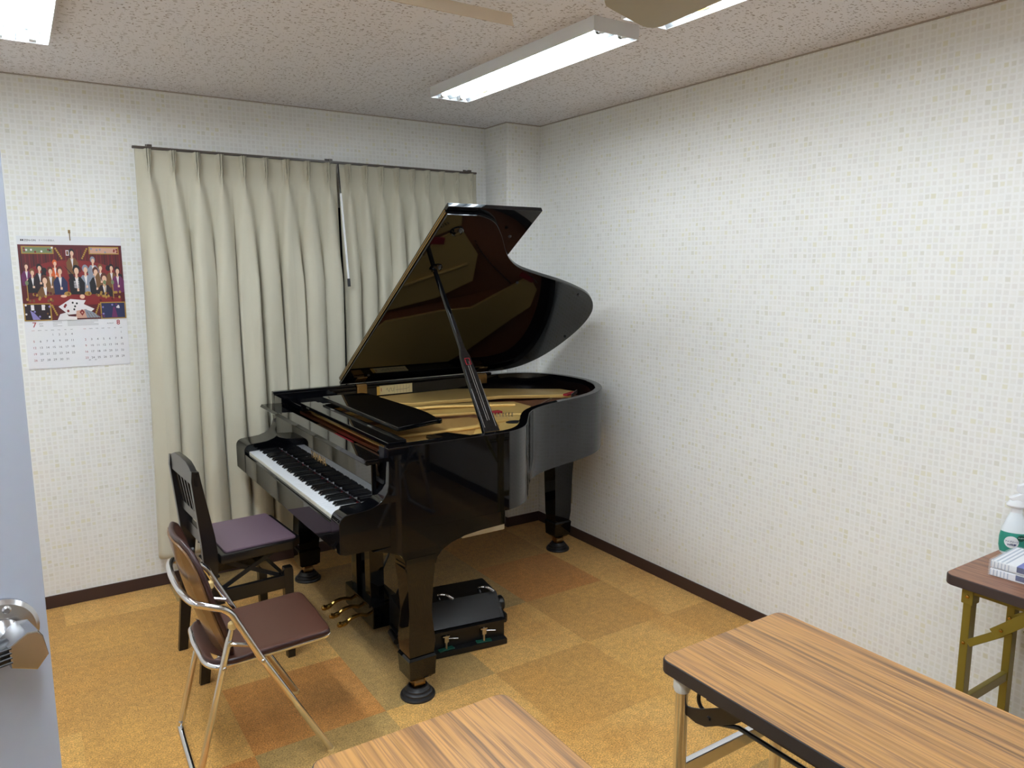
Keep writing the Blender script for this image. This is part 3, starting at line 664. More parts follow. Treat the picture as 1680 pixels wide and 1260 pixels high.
# curved treble shelf with sound hole
outerD = [(1.96, 3.170), (2.12, 3.10), (2.105, 2.99), (1.99, 2.935), (1.90, 2.845), (1.82, 2.735), (1.76, 2.65), (1.66, 2.60), (1.74, 2.79), (1.86, 2.95), (1.89, 3.06)]
plate(gb, outerD, 0.958, 0.970)
pl = gb.build('cast_plate', pn, smooth=40); pl['label'] = 'gold painted cast iron plate'
B(BLKM).lathe([(0.045, 0), (0.045, 0.001)], (1.955, 2.965, 0.9705), 24, sy=0.75).build('sound_hole', pl)
B(GOLD).tube([(1.30, 3.53, 0.985), (1.8, 3.46, 0.985), (2.2, 3.33, 0.975)], 0.008, 8).tube([(1.3, 2.95, 0.975), (1.7, 2.93, 0.978), (1.95, 3.02, 0.972)], 0.010, 8).build('plate_rib', pl)
st = B(COPPER)
for k in range(34):
    t_ = k/33; ya = 3.66-0.05*t_; st.tube([(1.35, 3.72-0.06*t_, 0.953), (2.62-0.55*t_**1.2, 3.46-0.33*t_, 0.953)], 0.0011, 4, caps=False)
for k in range(40):
    t_ = k/39; st.tube([(1.30, 3.40-0.75*t_, 0.976), (1.90-0.30*t_, 3.18-0.42*t_, 0.976)], 0.0006, 4, caps=False)
tag_s = st.build('strings', pn); tag_s['kind'] = 'stuff'
GOLDSH = mat('shaded_gold', srgb(92, 70, 44), 0.4, 0.4)  # gold plate below the tray, its shade put into the colour
tf = B(BLKM).box((1.092, 2.555, 0.900), (1.235, 3.975, 0.915)); tf.use(GOLDSH)
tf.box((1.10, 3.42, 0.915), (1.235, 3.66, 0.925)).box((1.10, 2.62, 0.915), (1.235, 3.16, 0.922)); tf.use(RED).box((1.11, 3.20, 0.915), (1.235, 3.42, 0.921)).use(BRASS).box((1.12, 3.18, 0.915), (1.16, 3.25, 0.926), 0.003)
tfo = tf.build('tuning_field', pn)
PINM = mat('blued_steel', (0.05, 0.055, 0.07, 1), 0.3, 0.9)
for r_ in range(2):
    for k in range(20):
        y = 2.63+k*0.0265; x = 1.115+r_*0.040+(k % 2)*0.008
        B(PINM).tube([(x, y, 0.918), (x-0.004, y, 0.955)], 0.0032, 6).build('tuning_pin', tfo)
br = B(BLKM)                                                       # bridge pins and felt at tail
for k in range(26):
    t_ = k/25; x = 2.24+0.30*t_; y = 3.20+0.26*t_**0.8; br.use(STEEL).tube([(x, y, 0.94), (x, y, 0.962)], 0.004, 6)
br.use(RED).box((2.58, 3.40, 0.978), (2.69, 3.43, 0.990), 0.003, R=Matrix.Rotation(rad(25), 3, 'Z'))
br.use(STEEL)
for k in range(9): br.tube([(2.60+0.014*k, 3.35+0.012*k, 0.975), (2.60+0.014*k, 3.35+0.012*k, 0.996)], 0.004, 6)
br.use(RED).box((1.93, 3.17, 0.972), (2.02, 3.21, 0.985), 0.003)
br.use(STEEL)
for k in range(8): br.tube([(1.93+0.013*k, 3.14-0.008*k, 0.97), (1.93+0.013*k, 3.14-0.008*k, 0.99)], 0.004, 6)
br.build('hitch_pins', pn)['kind'] = 'stuff'
# music desk tray and folded desk
tr = B(BLK).box((1.165, 2.66, 1.010), (1.245, 3.74, 1.028), 0.003).box((1.2445, 2.70, 1.005), (1.262, 3.72, 1.024), 0.002)
tr.box((1.165, 2.60, 0.985), (1.46, 2.70, 1.011), 0.003).box((1.165, 3.72, 0.985), (1.46, 3.95, 1.011), 0.003)
tro = tr.build('desk_tray', pn)
B(BLK).prism([(1.12, 2.552), (1.60, 2.552), (1.555, 2.70), (1.50, 2.80), (1.40, 2.80), (1.40, 2.70), (1.12, 2.66)], 0.990, 1.006, 'z', 0.003, 2).build('tray_rail', tro)
build_each(B(STEEL).box((1.228, 2.98, 1.0275), (1.238, 3.02, 1.031), 0.001).box((1.228, 3.44, 1.0275), (1.238, 3.48, 1.031), 0.001), 'tray_screw', tro)
dk = [(1.268, 2.79), (1.47, 2.845)] + arc(1.485, 2.865, 0.025, -75, 60, 5) + [(1.505, 2.92), (1.520, 3.02), (1.525, 3.15), (1.515, 3.35), (1.510, 3.55), (1.505, 3.66), (1.48, 3.70), (1.268, 3.70)]
B(BLK).prism(dk, 1.036, 1.056, 'z', 0.004, 2).build('music_desk', pn)
# lid
th = rad(33.56); HY, HZ = 4.025, 1.056
def LM(e):   # lid local: X = world x, Y = distance from hinge, Z = outwards (top side)
    m = Matrix(((1, 0, 0, 0), (0, -math.cos(th), math.sin(th), HY), (0, math.sin(th), math.cos(th), HZ), (0, 0, 0, 1)))
    return m
LMx = LM(0)
FX = 1.483
lidc = catmull([(1.60, 1.549, 0), (1.66, 1.545, 0), (1.734, 1.506, 0), (1.81, 1.420, 0), (1.89, 1.310, 0), (1.955, 1.235, 0), (2.05, 1.165, 0), (2.20, 1.103, 0), (2.36, 1.045, 0), (2.52, 0.975, 0), (2.66, 0.895, 0),
                (2.765, 0.785, 0), (2.825, 0.66, 0), (2.845, 0.50, 0), (2.825, 0.32, 0), (2.775, 0.165, 0), (2.68, 0.05, 0), (2.56, 0.003, 0)], 5)
lidp = [(FX, 0.0), (FX, 1.549)] + [(p.x, p.y) for p in lidc]
b = B(BLK, LMx); b.prism(lidp, 0.0, 0.020, 'z', 0.003, 2); lid = b.build('lid', pn, smooth=25)
fl = B(BLK, LMx).prism([(FX, 0.012), (FX, 1.575), (1.945, 1.575), (1.945, 0.012)], 0.022, 0.042, 'z', 0.003, 2).build('front_flap', lid)
B(BRASS, LMx).box((FX-0.004, 0.03, 0.0120), (FX+0.001, 1.545, 0.0180)).use(BLKS).box((FX-0.0032, 0.03, 0.0175), (FX-0.001, 1.545, 0.0245)).use(BRASS).box((FX-0.004, 0.03, 0.0240), (FX+0.001, 1.545, 0.0300)).build('fold_hinge', lid)
kn = B(BLKM, LMx)
for (x, d) in ((2.577, 0.905), (2.795, 0.42), (2.10, 1.04), (1.62, 0.10), (1.85, 1.42)): kn.lathe([(0.008, 0), (0.007, 0.005), (0.003, 0.008)], (x, d, 0), 12, Matrix.Rotation(PI, 3, 'X'))
build_each(kn, 'rubber_buffer', lid)
for (x, d) in ((1.591, 1.169), (1.573, 1.443)):
    B(BLK, LMx).lathe([(0.030, 0), (0.030, 0.004), (0.024, 0.007), (0.022, 0.006), (0.018, 0.010), (0.012, 0.014), (0.006, 0.014)], (x, d, 0), 24, Matrix.Rotation(PI, 3, 'X')).build('prop_socket', lid)
# hinges
for hx_ in (1.592, 2.385):
    hb = B(DBRASS).box((hx_-0.030, 3.972, 0.995), (hx_+0.030, 3.981, 1.050), 0.001).tube([(hx_-0.03, 3.985, 1.052), (hx_+0.03, 3.985, 1.052)], 0.005, 10)
    hb.M = LMx; hb.box((hx_-0.030, 0.025, -0.004), (hx_+0.030, 0.075, 0.0005), 0.001); hb.M = Matrix()
    for k in (-0.015, 0.015): hb.lathe([(0.003, 0), (0.002, 0.002)], (hx_+k, 3.972, 1.02), 8, RX)
    hb.build('lid_hinge', pn)
B(BLK).box((PX, 3.990, 1.0435), (2.46, 4.020, 1.0565), 0.003).build('spine_cap', pn)
# prop stick
p0 = Vector((1.600, 2.600, 1.030)); p1 = Vector((1.591, 3.062, 1.690)); dv = (p1-p0).normalized(); sx_ = Vector((1, 0, 0)); sx_ = (sx_-dv*sx_.dot(dv)).normalized(); sn = dv.cross(sx_)
PM = Matrix((( sx_.x, sn.x, dv.x, p0.x), (sx_.y, sn.y, dv.y, p0.y), (sx_.z, sn.z, dv.z, p0.z), (0, 0, 0, 1))); Lp = (p1-p0).length
ps = B(BLK, PM).prism([(-0.040, 0), (-0.036, 0.05), (-0.030, 0.26), (-0.024, 0.36), (-0.012, 0.40), (-0.007, Lp), (0.007, Lp), (0.010, 0.40), (0.020, 0.36), (0.026, 0.26), (0.034, 0.05), (0.038, 0)], -0.010, 0.010, 'y', 0.003, 2)
pso = ps.build('lid_prop', pn)
for sg in (1, -1): B(RED, PM).tube([(-0.012, sg*0.0115, 0.34), (-0.012, sg*0.0115, 0.315), (0.010, sg*0.0115, 0.315), (0.010, sg*0.0115, 0.345), (-0.012, sg*0.0115, 0.345)], 0.0018, 6).build('prop_felt', pso)
build_each(B(STEEL, PM).box((-0.007, -0.0112, 0.05), (-0.005, -0.0098, 0.31)).box((0.003, -0.0112, 0.05), (0.005, -0.0098, 0.33)).box((-0.030, -0.0112, 0.02), (-0.028, -0.0098, 0.20)).box((0.024, -0.0112, 0.02), (0.026, -0.0098, 0.24)), 'prop_inlay', pso)
# legs with casters standing in rubber cups
def pleg(x, y, top, zt, wy=None):
    wt, wb = top, 0.052; b = B(BLK); sgn = 1
    prof_ = [(wt*1.06, zt), (wt, zt-0.06), (wt*0.90, zt-0.12), (wt*0.80, zt-0.24), (wb+0.006, 0.24), (wb, 0.185)]
    for (w1, z1), (w2, z2) in zip(prof_, prof_[1:]):
        a = [b.v((x+sx*w1, y+sy*w1*(0.88), z1)) for sx, sy in ((-1,-1),(1,-1),(1,1),(-1,1))]; c = [b.v((x+sx*w2, y+sy*w2*0.88, z2)) for sx, sy in ((-1,-1),(1,-1),(1,1),(-1,1))]
        for j in range(4): b.f([a[j], c[j], c[(j+1) % 4], a[(j+1) % 4]])
    lo = b.build('leg', pn, smooth=40)
    b = B(BLK); pr = [(0.054, 0.188), (0.060, 0.178), (0.058, 0.165), (0.055, 0.100), (0.042, 0.088)]
    for (w1, z1), (w2, z2) in zip(pr, pr[1:]):
        a = [b.v((x+sx*w1, y+sy*w1*0.92, z1)) for sx, sy in ((-1,-1),(1,-1),(1,1),(-1,1))]; c = [b.v((x+sx*w2, y+sy*w2*0.92, z2)) for sx, sy in ((-1,-1),(1,-1),(1,1),(-1,1))]
        for j in range(4): b.f([a[j], c[j], c[(j+1) % 4], a[(j+1) % 4]])
    b.box((x-0.042, y-0.0386, 0.087), (x+0.042, y+0.0386, 0.0885)); b.build('leg_foot', lo, smooth=20)
    c_ = B(DBRASS).box((x-0.024, y-0.022, 0.050), (x-0.020, y+0.022, 0.092), 0.001).box((x+0.020, y-0.022, 0.050), (x+0.024, y+0.022, 0.092), 0.001).box((x-0.024, y-0.022, 0.080), (x+0.024, y+0.022, 0.087), 0.001)
    c_.lathe([(0.022, -0.0205), (0.0235, -0.014), (0.0235, 0.014), (0.022, 0.0205)], (x, y, 0.0565), 20, Matrix.Rotation(rad(90), 3, 'Y')); c_.build('caster', lo)
    cu = B(RUBBER).lathe([(0.070, 0.0), (0.071, 0.006), (0.068, 0.012), (0.060, 0.015), (0.059, 0.022), (0.055, 0.026), (0.050, 0.028), (0.049, 0.034), (0.045, 0.038), (0.040, 0.046), (0.034, 0.047), (0.032, 0.030), (0.0, 0.029)], (x, y, 0), 40)
    o = cu.build('caster_cup'); return o
for (x, y, t_, zt, lab) in ((1.224, 2.566, 0.060, 0.60, 'ridged black rubber caster cup under the piano leg nearest the camera'),
                            (1.228, 3.945, 0.060, 0.66, 'ridged black rubber caster cup under the piano leg by the curtain'),
                            (2.655, 3.545, 0.080, 0.72, 'ridged black rubber caster cup under the tail leg of the piano')):
    tag(pleg(x, y, t_, zt), lab, 'caster cup', 'piano caster cups')
# tail block and beige underside strip
B(BLK).box((2.60, 3.215, 0.690), (2.70, 3.325, 0.716), 0.010, R=Matrix.Rotation(rad(50), 3, 'Z')).build('tail_block', pn)
bs = B(BEIGE).box((1.46, 2.605, 0.596), (1.668, 2.68, 0.624), 0.004).box((1.50, 2.62, 0.622), (1.60, 2.66, 0.656)).build('underside_box', pn); bs['label'] = 'pale beige box fixed underneath'
# pedal lyre
ly = B(BLK).box((1.25, 3.075, 0.055), (1.395, 3.425, 0.165), 0.006).box((1.243, 3.105, 0.150), (1.40, 3.395, 0.170), 0.004)
lyo = ly.build('pedal_lyre', pn)
for y in (3.165, 3.335): B(BLK).box((1.265, y-0.032, 0.165), (1.335, y+0.032, 0.665), 0.004).build('lyre_post', lyo)
for y in (3.14, 3.36): B(BLKS).tube([(1.385, y, 0.14), (1.66, y-0.02, 0.70)], 0.006, 8).build('lyre_brace', lyo)
B(BRASS).tube([(1.30, 3.25, 0.16), (1.30, 3.25, 0.67)], 0.003, 6).build('pedal_rod', lyo)
for y in (3.145, 3.250, 3.355):
    pb = B(BRASS)
    path = catmull([(1.255, y, 0.100), (1.215, y, 0.112), (1.175, y, 0.108), (1.145, y, 0.092), (1.125, y, 0.088), (1.105, y, 0.092)], 4)
    pb.tube(path, [0.008]*6+[0.009]*6+[0.012]*5+[0.014, 0.0135, 0.012, 0.006], 10); pb.build('pedal', lyo)
# paper tag on the inside of the spine
tg = B(PAPT).box((1.70, 3.977, 0.985), (1.905, 3.9795, 1.037)); tg.use(YELP).box((1.683, 3.977, 0.985), (1.702, 3.9795, 1.034)); tg.use(INK)
path = [(1.74+0.004*k+0.003*math.sin(k*1.9), 3.9768, 1.010+0.014*math.sin(k*1.1)*math.exp(-k*0.03)) for k in range(14)]
tg.tube(path, 0.0010, 5); tg.tube([(1.80, 3.9768, 1.006), (1.87, 3.9768, 1.008), (1.885, 3.9768, 1.016)], 0.001, 5)
for k in range(6): tg.box((1.79+k*0.019, 3.9766, 0.988), (1.791+k*0.019, 3.977, 1.034))
tg.use(INKR).box((1.708, 3.9766, 1.004), (1.712, 3.977, 1.024))
tg.build('care_tag', pn)['label'] = 'pale paper tag with a line drawing, stuck inside the case'

# ------------------------------------------------------------------ pedal extension box
ang = rad(-8.5); bx = thing('pedal_extension_box', 'low black pedal extension box with screw clamps, behind the near piano leg', 'pedal box', (1.52, 2.86, 0), ang)
BM = Matrix.Translation((1.290, 2.808, 0)) @ Matrix.Rotation(ang, 4, 'Z')   # local x along the front 0..0.47, y depth
prof2 = [(-0.022, 0.003), (0.27, 0.003), (0.27, 0.205), (0.10, 0.205), (0.010, 0.118), (-0.016, 0.118), (-0.016, 0.104), (0.012, 0.104), (0.012, 0.028), (-0.022, 0.028)]
b = B(BLKS, BM); b.prism([(p[0], p[1]) for p in prof2], 0.0, 0.47, 'x', 0.003, 2); b.build('case', bx)
b = B(BLKS, BM).prism([(0.096, 0.206), (0.004, 0.120), (0.0, 0.126), (0.092, 0.213)], 0.12, 0.455, 'x', 0.001, 1); b.build('sloping_panel', bx)
for (sx2, rr) in ((0.18, 25), (0.36, -15)):
    sc_ = B(STEEL, BM).tube([(sx2, -0.008, 0.034), (sx2, -0.008, 0.100)], 0.006, 10).box((sx2-0.018, -0.018, 0.092), (sx2+0.014, 0.002, 0.098), 0.001).box((sx2-0.010, -0.016, 0.066), (sx2+0.010, 0.000, 0.092), 0.002).tube([(sx2+0.008, -0.010, 0.082), (sx2+0.052, -0.020, 0.078)], 0.002, 6)
    sco = sc_.build('clamp_screw', bx); B(GREENP, BM).box((sx2-0.036, -0.018, 0.0285), (sx2+0.036, 0.008, 0.034), 0.002, R=Matrix.Rotation(rad(rr*0.3), 3, 'Z')).build('clamp_pad', sco)
for sx2, bb_ in ((0.20, 0.0), (0.40, 0.05)):
    B(CHROME, BM).tube(catmull([(sx2, 0.13, 0.200), (sx2-0.012, 0.12, 0.228), (sx2+0.012, 0.09, 0.240), (sx2+0.045, 0.075, 0.220)], 5), 0.006, 10).build('pedal_lever', bx)
B(BLKS, BM).lathe([(0.034, 0), (0.036, 0.004), (0.036, 0.020), (0.030, 0.026)], (0.470, 0.09, 0.150), 24, Matrix.Rotation(rad(90), 3, 'Y')).box((0.470, 0.0, 0.10), (0.480, 0.09, 0.135), 0.002).build('side_knob', bx)
B(BLKS, BM).box((-0.014, 0.10, 0.06), (0, 0.22, 0.09), 0.002).tube([(-0.02, 0.08, 0.07), (-0.02, 0.18, 0.07)], 0.014, 12).build('side_clamp', bx)

# ------------------------------------------------------------------ black piano chair with mauve seat
BR = rad(3.5); ch = thing('piano_chair', 'black wooden piano chair with slatted back and mauve seat', 'chair', (0.70, 3.30, 0), BR)
CM = Matrix.Translation((0.515, 3.116, 0)) @ Matrix.Rotation(BR, 4, 'Z')     # local x forward from rear post, y lateral
Wd = 0.385
def post(y0, y1):
    pts = [(-0.010, 0.0), (0.028, 0.0), (0.068, 0.30), (0.094, 0.52), (0.085, 0.62), (0.045, 0.855), (0.038, 0.90), (0.010, 0.905), (0.006, 0.86), (0.030, 0.60), (0.035, 0.50), (0.014, 0.25)]
    B(BENCH, CM).prism(pts, y0, y1, 'y', 0.003, 2).build('back_post', ch)
post(0, 0.030); post(Wd-0.030, Wd)
# crest rail: arched
b = B(BENCH, CM)
crest = [(0.0, 0.842)] + [(Wd*t_, 0.842) for t_ in (1.0,)] + [(Wd, 0.895), (Wd-0.05, 0.915), (Wd*0.75, 0.928), (Wd*0.5, 0.931), (Wd*0.25, 0.928), (0.05, 0.915), (0.0, 0.895)]
b.prism([(p[0], p[1]) for p in crest], 0.012, 0.036, 'x', 0.004, 2); b.build('crest_rail', ch)
B(BENCH, CM).box((0.040, 0.030, 0.665), (0.062, Wd-0.030, 0.705), 0.003).build('back_rail', ch)
B(BENCH, CM).box((0.058, 0.030, 0.555), (0.080, Wd-0.030, 0.610), 0.003).build('back_rail', ch)
for k in range(3):
    y = Wd*0.5+(k-1)*0.052; a = Vector((0.048, y, 0.70)); e = Vector((0.022, y, 0.848)); B(BENCH, CM).prism([(0.042, 0.695), (0.056, 0.695), (0.033, 0.85), (0.019, 0.85)], y-0.009, y+0.009, 'y', 0.002, 1).build('back_slat', ch)
for y in (0.085, Wd-0.085): B(BENCH, CM).prism([(0.042, 0.695), (0.056, 0.695), (0.033, 0.85), (0.019, 0.85)], y-0.006, y+0.006, 'y', 0.002, 1).build('back_slat', ch)
sp_ = rrect(0.110, -0.018, 0.430, Wd+0.018, 0.012)
so_ = B(BENCH, CM).prism([(0.095, -0.026), (0.395, -0.026), (0.440, 0.015), (0.440, Wd-0.015), (0.395, Wd+0.026), (0.095, Wd+0.026)], 0.505, 0.545, 'z', 0.006, 2).build('seat', ch)
B(PURPLE, CM).prism(rrect(0.118, -0.004, 0.420, Wd+0.004, 0.015), 0.541, 0.553, 'z', 0.004, 2).build('seat_pad', so_)
fr = B(BENCH, CM)
for y0, y1 in ((0.002, 0.024), (Wd-0.024, Wd-0.002)): fr.box((0.05, y0, 0.325), (0.365, y1, 0.385), 0.003)
fr.box((0.355, 0.02, 0.325), (0.375, Wd-0.02, 0.385), 0.003).box((0.050, 0.02, 0.325), (0.070, Wd-0.02, 0.385), 0.003); fr.build('seat_frame', ch)
for y0, y1 in ((0.0, 0.036), (Wd-0.036, Wd)): B(BENCH, CM).prism([(0.362, 0.0), (0.394, 0.0), (0.402, 0.40), (0.398, 0.418), (0.364, 0.418), (0.360, 0.40)], y0, y1, 'y', 0.003, 2).build('leg', ch)
for y in (0.048, Wd-0.048):                                           # scissor lift
    for (xa, za, xb, zb) in ((0.10, 0.37, 0.36, 0.50), (0.10, 0.50, 0.36, 0.37)):
        d = Vector((xb-xa, 0, zb-za)).normalized()*0.5; n = Vector((-d.z, 0, d.x)).normalized()*0.009
        B(BLKM, CM).prism([(xa-n.x, za-n.z), (xb-n.x, zb-n.z), (xb+n.x, zb+n.z), (xa+n.x, za+n.z)], y-0.003+(0.006 if za > 0.4 else 0), y+0.003+(0.006 if za > 0.4 else 0), 'y').build('lift_arm', ch)
B(STEEL, CM).tube([(0.01, 0.14, 0.535), (0.03, 0.14, 0.535)], 0.012, 12).box((0.016, 0.134, 0.46), (0.024, 0.146, 0.53), 0.002).tube([(-0.02, 0.10, 0.54), (-0.02, 0.20, 0.54)], 0.004, 8).build('height_lever', ch)
B(BLKM, CM).tube([(0.10, 0.05, 0.43), (0.10, Wd-0.05, 0.43)], 0.006, 8).build('lift_axle', ch)

# ------------------------------------------------------------------ chrome folding chair
fc = thing('folding_chair', 'chrome tube folding chair with brown vinyl seat and backrest', 'chair', (0.58, 2.63, 0), rad(-1.6))
FM = Matrix.Translation((0.8051, 2.4107, 0)) @ Matrix.Rotation(rad(-1.6), 4, 'Z'); Wf = 0.437; rT = 0.0115
half = [(0, 0, 0.012), (-0.219, 0, 0.414), (-0.290, 0, 0.560), (-0.306, 0, 0.592), (-0.328, 0, 0.615), (-0.360, 0, 0.630), (-0.405, 0.004, 0.650), (-0.425, 0.022, 0.660), (-0.440, 0.080, 0.667), (-0.446, 0.15, 0.670)]
loop = half + [(-0.448, Wf/2, 0.671)] + [(x, Wf-y, z) for x, y, z in half[::-1]]
dense = [loop[0]] + [tuple(p) for p in catmull(loop[1:-1], 4)] + [loop[-1]]
B(CHROME, FM).tube(dense, rT, 14).build('front_frame', fc)
# rear legs as one bent tube with the floor bar
yi = 0.028
rl_ = [(-0.303, yi, 0.540), (-0.366, yi, 0.300), (-0.424, yi, 0.075), (-0.434, yi+0.004, 0.035), (-0.438, yi+0.030, 0.013)]
rl_ = rl_ + [(x, Wf-y, z) for x, y, z in rl_[::-1]]
B(CHROME, FM).tube([rl_[0]]+[tuple(p) for p in catmull(rl_[1:-1], 4)]+[rl_[-1]], rT, 14).build('rear_frame', fc)
for y in (yi, Wf-yi): B(CREAM, FM).lathe([(0.0125, -0.012), (0.0130, 0.0), (0.0115, 0.009), (0.006, 0.014)], (-0.303, y, 0.543), 16).build('end_cap', fc)
for x, y in ((0.0, 0.0), (0.0, Wf)): B(CREAM, FM).lathe([(0.0128, 0.0), (0.0130, 0.012)], (x, y, 0.0), 14).build('foot_cap', fc)
# seat tube and pad
ys = 0.040; zs = 0.408
sf = [(0.022, ys+0.02, zs+0.012), (0.0, ys, zs+0.010), (-0.16, ys, zs+0.002), (-0.325, ys, zs-0.004), (-0.362, ys+0.010, zs-0.003), (-0.385, ys+0.045, zs+0.004), (-0.392, ys+0.11, zs+0.012)]
sf = sf + [(-0.396, Wf/2, zs+0.014)] + [(x, Wf-y, z) for x, y, z in sf[::-1]]
B(CHROME, FM).tube([tuple(p) for p in catmull(sf, 4)], 0.0105, 12).build('seat_tube', fc)
def seatgrid():
    b = B(VINYL, FM); n = 22; top = []; bot = []
    outl = catmull([(0.034, Wf/2, 0), (0.032, 0.13, 0), (0.030, 0.055, 0), (0.010, 0.028, 0), (-0.06, 0.026, 0), (-0.20, 0.026, 0), (-0.32, 0.030, 0), (-0.375, 0.060, 0), (-0.392, 0.13, 0), (-0.395, Wf/2, 0),
                    (-0.392, Wf-0.13, 0), (-0.375, Wf-0.060, 0), (-0.32, Wf-0.030, 0), (-0.20, Wf-0.026, 0), (-0.06, Wf-0.026, 0), (0.010, Wf-0.028, 0), (0.030, Wf-0.055, 0), (0.032, Wf-0.13, 0)], 4, True)
    c = Vector((-0.18, Wf/2, 0)); rings = []
    for s_, z in ((0.0, 0.435), (0.5, 0.434), (0.85, 0.4345), (0.95, 0.435), (0.985, 0.432), (1.0, 0.424), (1.0, 0.416), (0.97, 0.411)):
        rings.append([b.v((c.x+(p.x-c.x)*s_, c.y+(p.y-c.y)*s_, z+0.010*((p.x-c.x)*s_/0.2)+ (0.006*max(0, -(c.x+(p.x-c.x)*s_)-0.3)/0.1))) for p in outl])
    for q, (r1, r2) in enumerate(zip(rings, rings[1:])):
        b.use(VINYLD if q >= 4 else VINYL)
        for j in range(len(r1)):
            k = (j+1) % len(r1)
            if q == 0: b.f([r1[j], r2[j], r2[k]])
            else: b.f([r1[j], r2[j], r2[k], r1[k]])
    b.use(BLKM).f(rings[-1][::-1]); return b.build('seat', fc, smooth=50)
seatgrid()
# backrest: curved rounded panel, shell + pad
def backpanel(m, t0, t1, name, inset=0.0, par=None):
    b = B(m, FM); nu, nv = 18, 22; Wb = 0.385-2*inset; y0 = (Wf-Wb)/2; Lb = 0.445
    def P(u, v, t):       # u 0..1 lateral, v 0..1 up
        yy = (u-0.5)*Wb
        # rounded ends
        rr = 0.15; vv = v*(Lb-2*inset)+inset; d = min(vv-inset, Lb-inset-vv)
        if d < rr:
            k = math.sqrt(max(0.0, 1-(1-d/rr)**2)); wsc = (Wb/2-0.085)/(Wb/2)+(0.085/(Wb/2))*k
        else: wsc = 1
        yy *= wsc
        cv = (yy/0.2)**2*0.046
        x = -0.330-0.118*(vv/Lb)-0.012*math.sin(PI*vv/Lb)+cv; z = 0.392+0.430*(vv/Lb)
        n = Vector((0.96, -2*yy/0.04*0.046*0.96, 0.26)).normalized()
        return Vector((x, Wf/2+yy, z)) + n*t
    F = [[b.v(P(i/nu, j/nv, t1)) for i in range(nu+1)] for j in range(nv+1)]; K = [[b.v(P(i/nu, j/nv, t0)) for i in range(nu+1)] for j in range(nv+1)]
    for j in range(nv):
        for i in range(nu): b.f([F[j][i], F[j][i+1], F[j+1][i+1], F[j+1][i]]); b.f([K[j][i], K[j+1][i], K[j+1][i+1], K[j][i+1]])
    for j in range(nv): b.f([F[j][0], F[j+1][0], K[j+1][0], K[j][0]]); b.f([F[j][nu], K[j][nu], K[j+1][nu], F[j+1][nu]])
    for i in range(nu): b.f([F[0][i], K[0][i], K[0][i+1], F[0][i+1]]); b.f([F[nv][i], F[nv][i+1], K[nv][i+1], K[nv][i]])
    bmesh.ops.recalc_face_normals(b.bm, faces=b.bm.faces)
    rim_ = [P(0, j/nv, (t0+t1)/2) for j in range(nv+1)]+[P(i/nu, 1, (t0+t1)/2) for i in range(1, nu+1)]+[P(1, j/nv, (t0+t1)/2) for j in range(nv-1, -1, -1)]+[P(i/nu, 0, (t0+t1)/2) for i in range(nu-1, 0, -1)]
    return b, rim_
b, _r = backpanel(VINYL, 0.002, 0.018, 'backrest'); bo = b.build('backrest', fc, smooth=60)
b2 = B(VINYLD, FM).tube(_r, 0.009, 8, closed=True); b2.build('piping', bo, smooth=180)
b, _r2 = backpanel(VINYLB, -0.005, 0.0015, 'backrest_shell', 0.004); o_ = b.build('backrest_shell', bo, smooth=60); o_['label'] = 'glossy tan-brown back shell'
for y in (0.075, Wf-0.075): B(CHROME, FM).prism([(-0.370, 0.455), (-0.352, 0.405), (-0.318, 0.400), (-0.300, 0.445), (-0.318, 0.442), (-0.336, 0.432)], y-0.022, y-0.018, 'y', 0.001, 1).build('back_bracket', fc)
for y in (0.014, Wf-0.014):
    s = 1 if y < 0.2 else -1
    B(CHROME, FM).tube([(-0.314, y, 0.487), (-0.249, y-0.001*s, 0.466)], 0.007, 10).lathe([(0.008, -0.006), (0.008, 0.006)], (-0.249, y-0.004*s, 0.466), 12, RX).lathe([(0.008, -0.006), (0.008, 0.006)], (-0.314, y, 0.487), 12, RX).build('link_bar', fc)
    B(STEEL, FM).lathe([(0.007, 0), (0.005, 0.004)], (-0.217, y-0.026*s, 0.412), 12, RX if s > 0 else Matrix.Rotation(rad(-90), 3, 'X')).build('rivet', fc)
    B(STEEL, FM).lathe([(0.007, 0), (0.005, 0.004)], (-0.335, y+0.006*s-0.004*s, 0.404), 12, RX if s > 0 else Matrix.Rotation(rad(-90), 3, 'X')).build('rivet', fc)

NAVYV = mat('navy_vinyl', srgb(30, 32, 48), 0.4)
def copy_tree(o, par=None):
    c = o.copy(); C.objects.link(c); c.parent = par
    for ch_ in list(o.children): copy_tree(ch_, c)
    return c
for (x, y, a, lab) in ((2.12, 0.30, 178, 'dark vinyl folding chair by the right-hand table, mirrored in the piano'), (2.14, -0.38, 183, 'second dark vinyl folding chair along the right-hand table, mirrored in the piano')):
    c = copy_tree(fc); c.location = (x, y, 0); c.rotation_euler = (0, 0, rad(a)); c['label'] = lab; c['group'] = 'dark folding chairs at the table'
    st_ = [c]
    while st_:
        q = st_.pop(); st_ += list(q.children)
        if q.type == 'MESH' and q.name.split('.')[0] in ('seat', 'backrest', 'backrest_shell', 'piping'):
            q.data = q.data.copy()
            for k in range(len(q.data.materials)): q.data.materials[k] = NAVYV

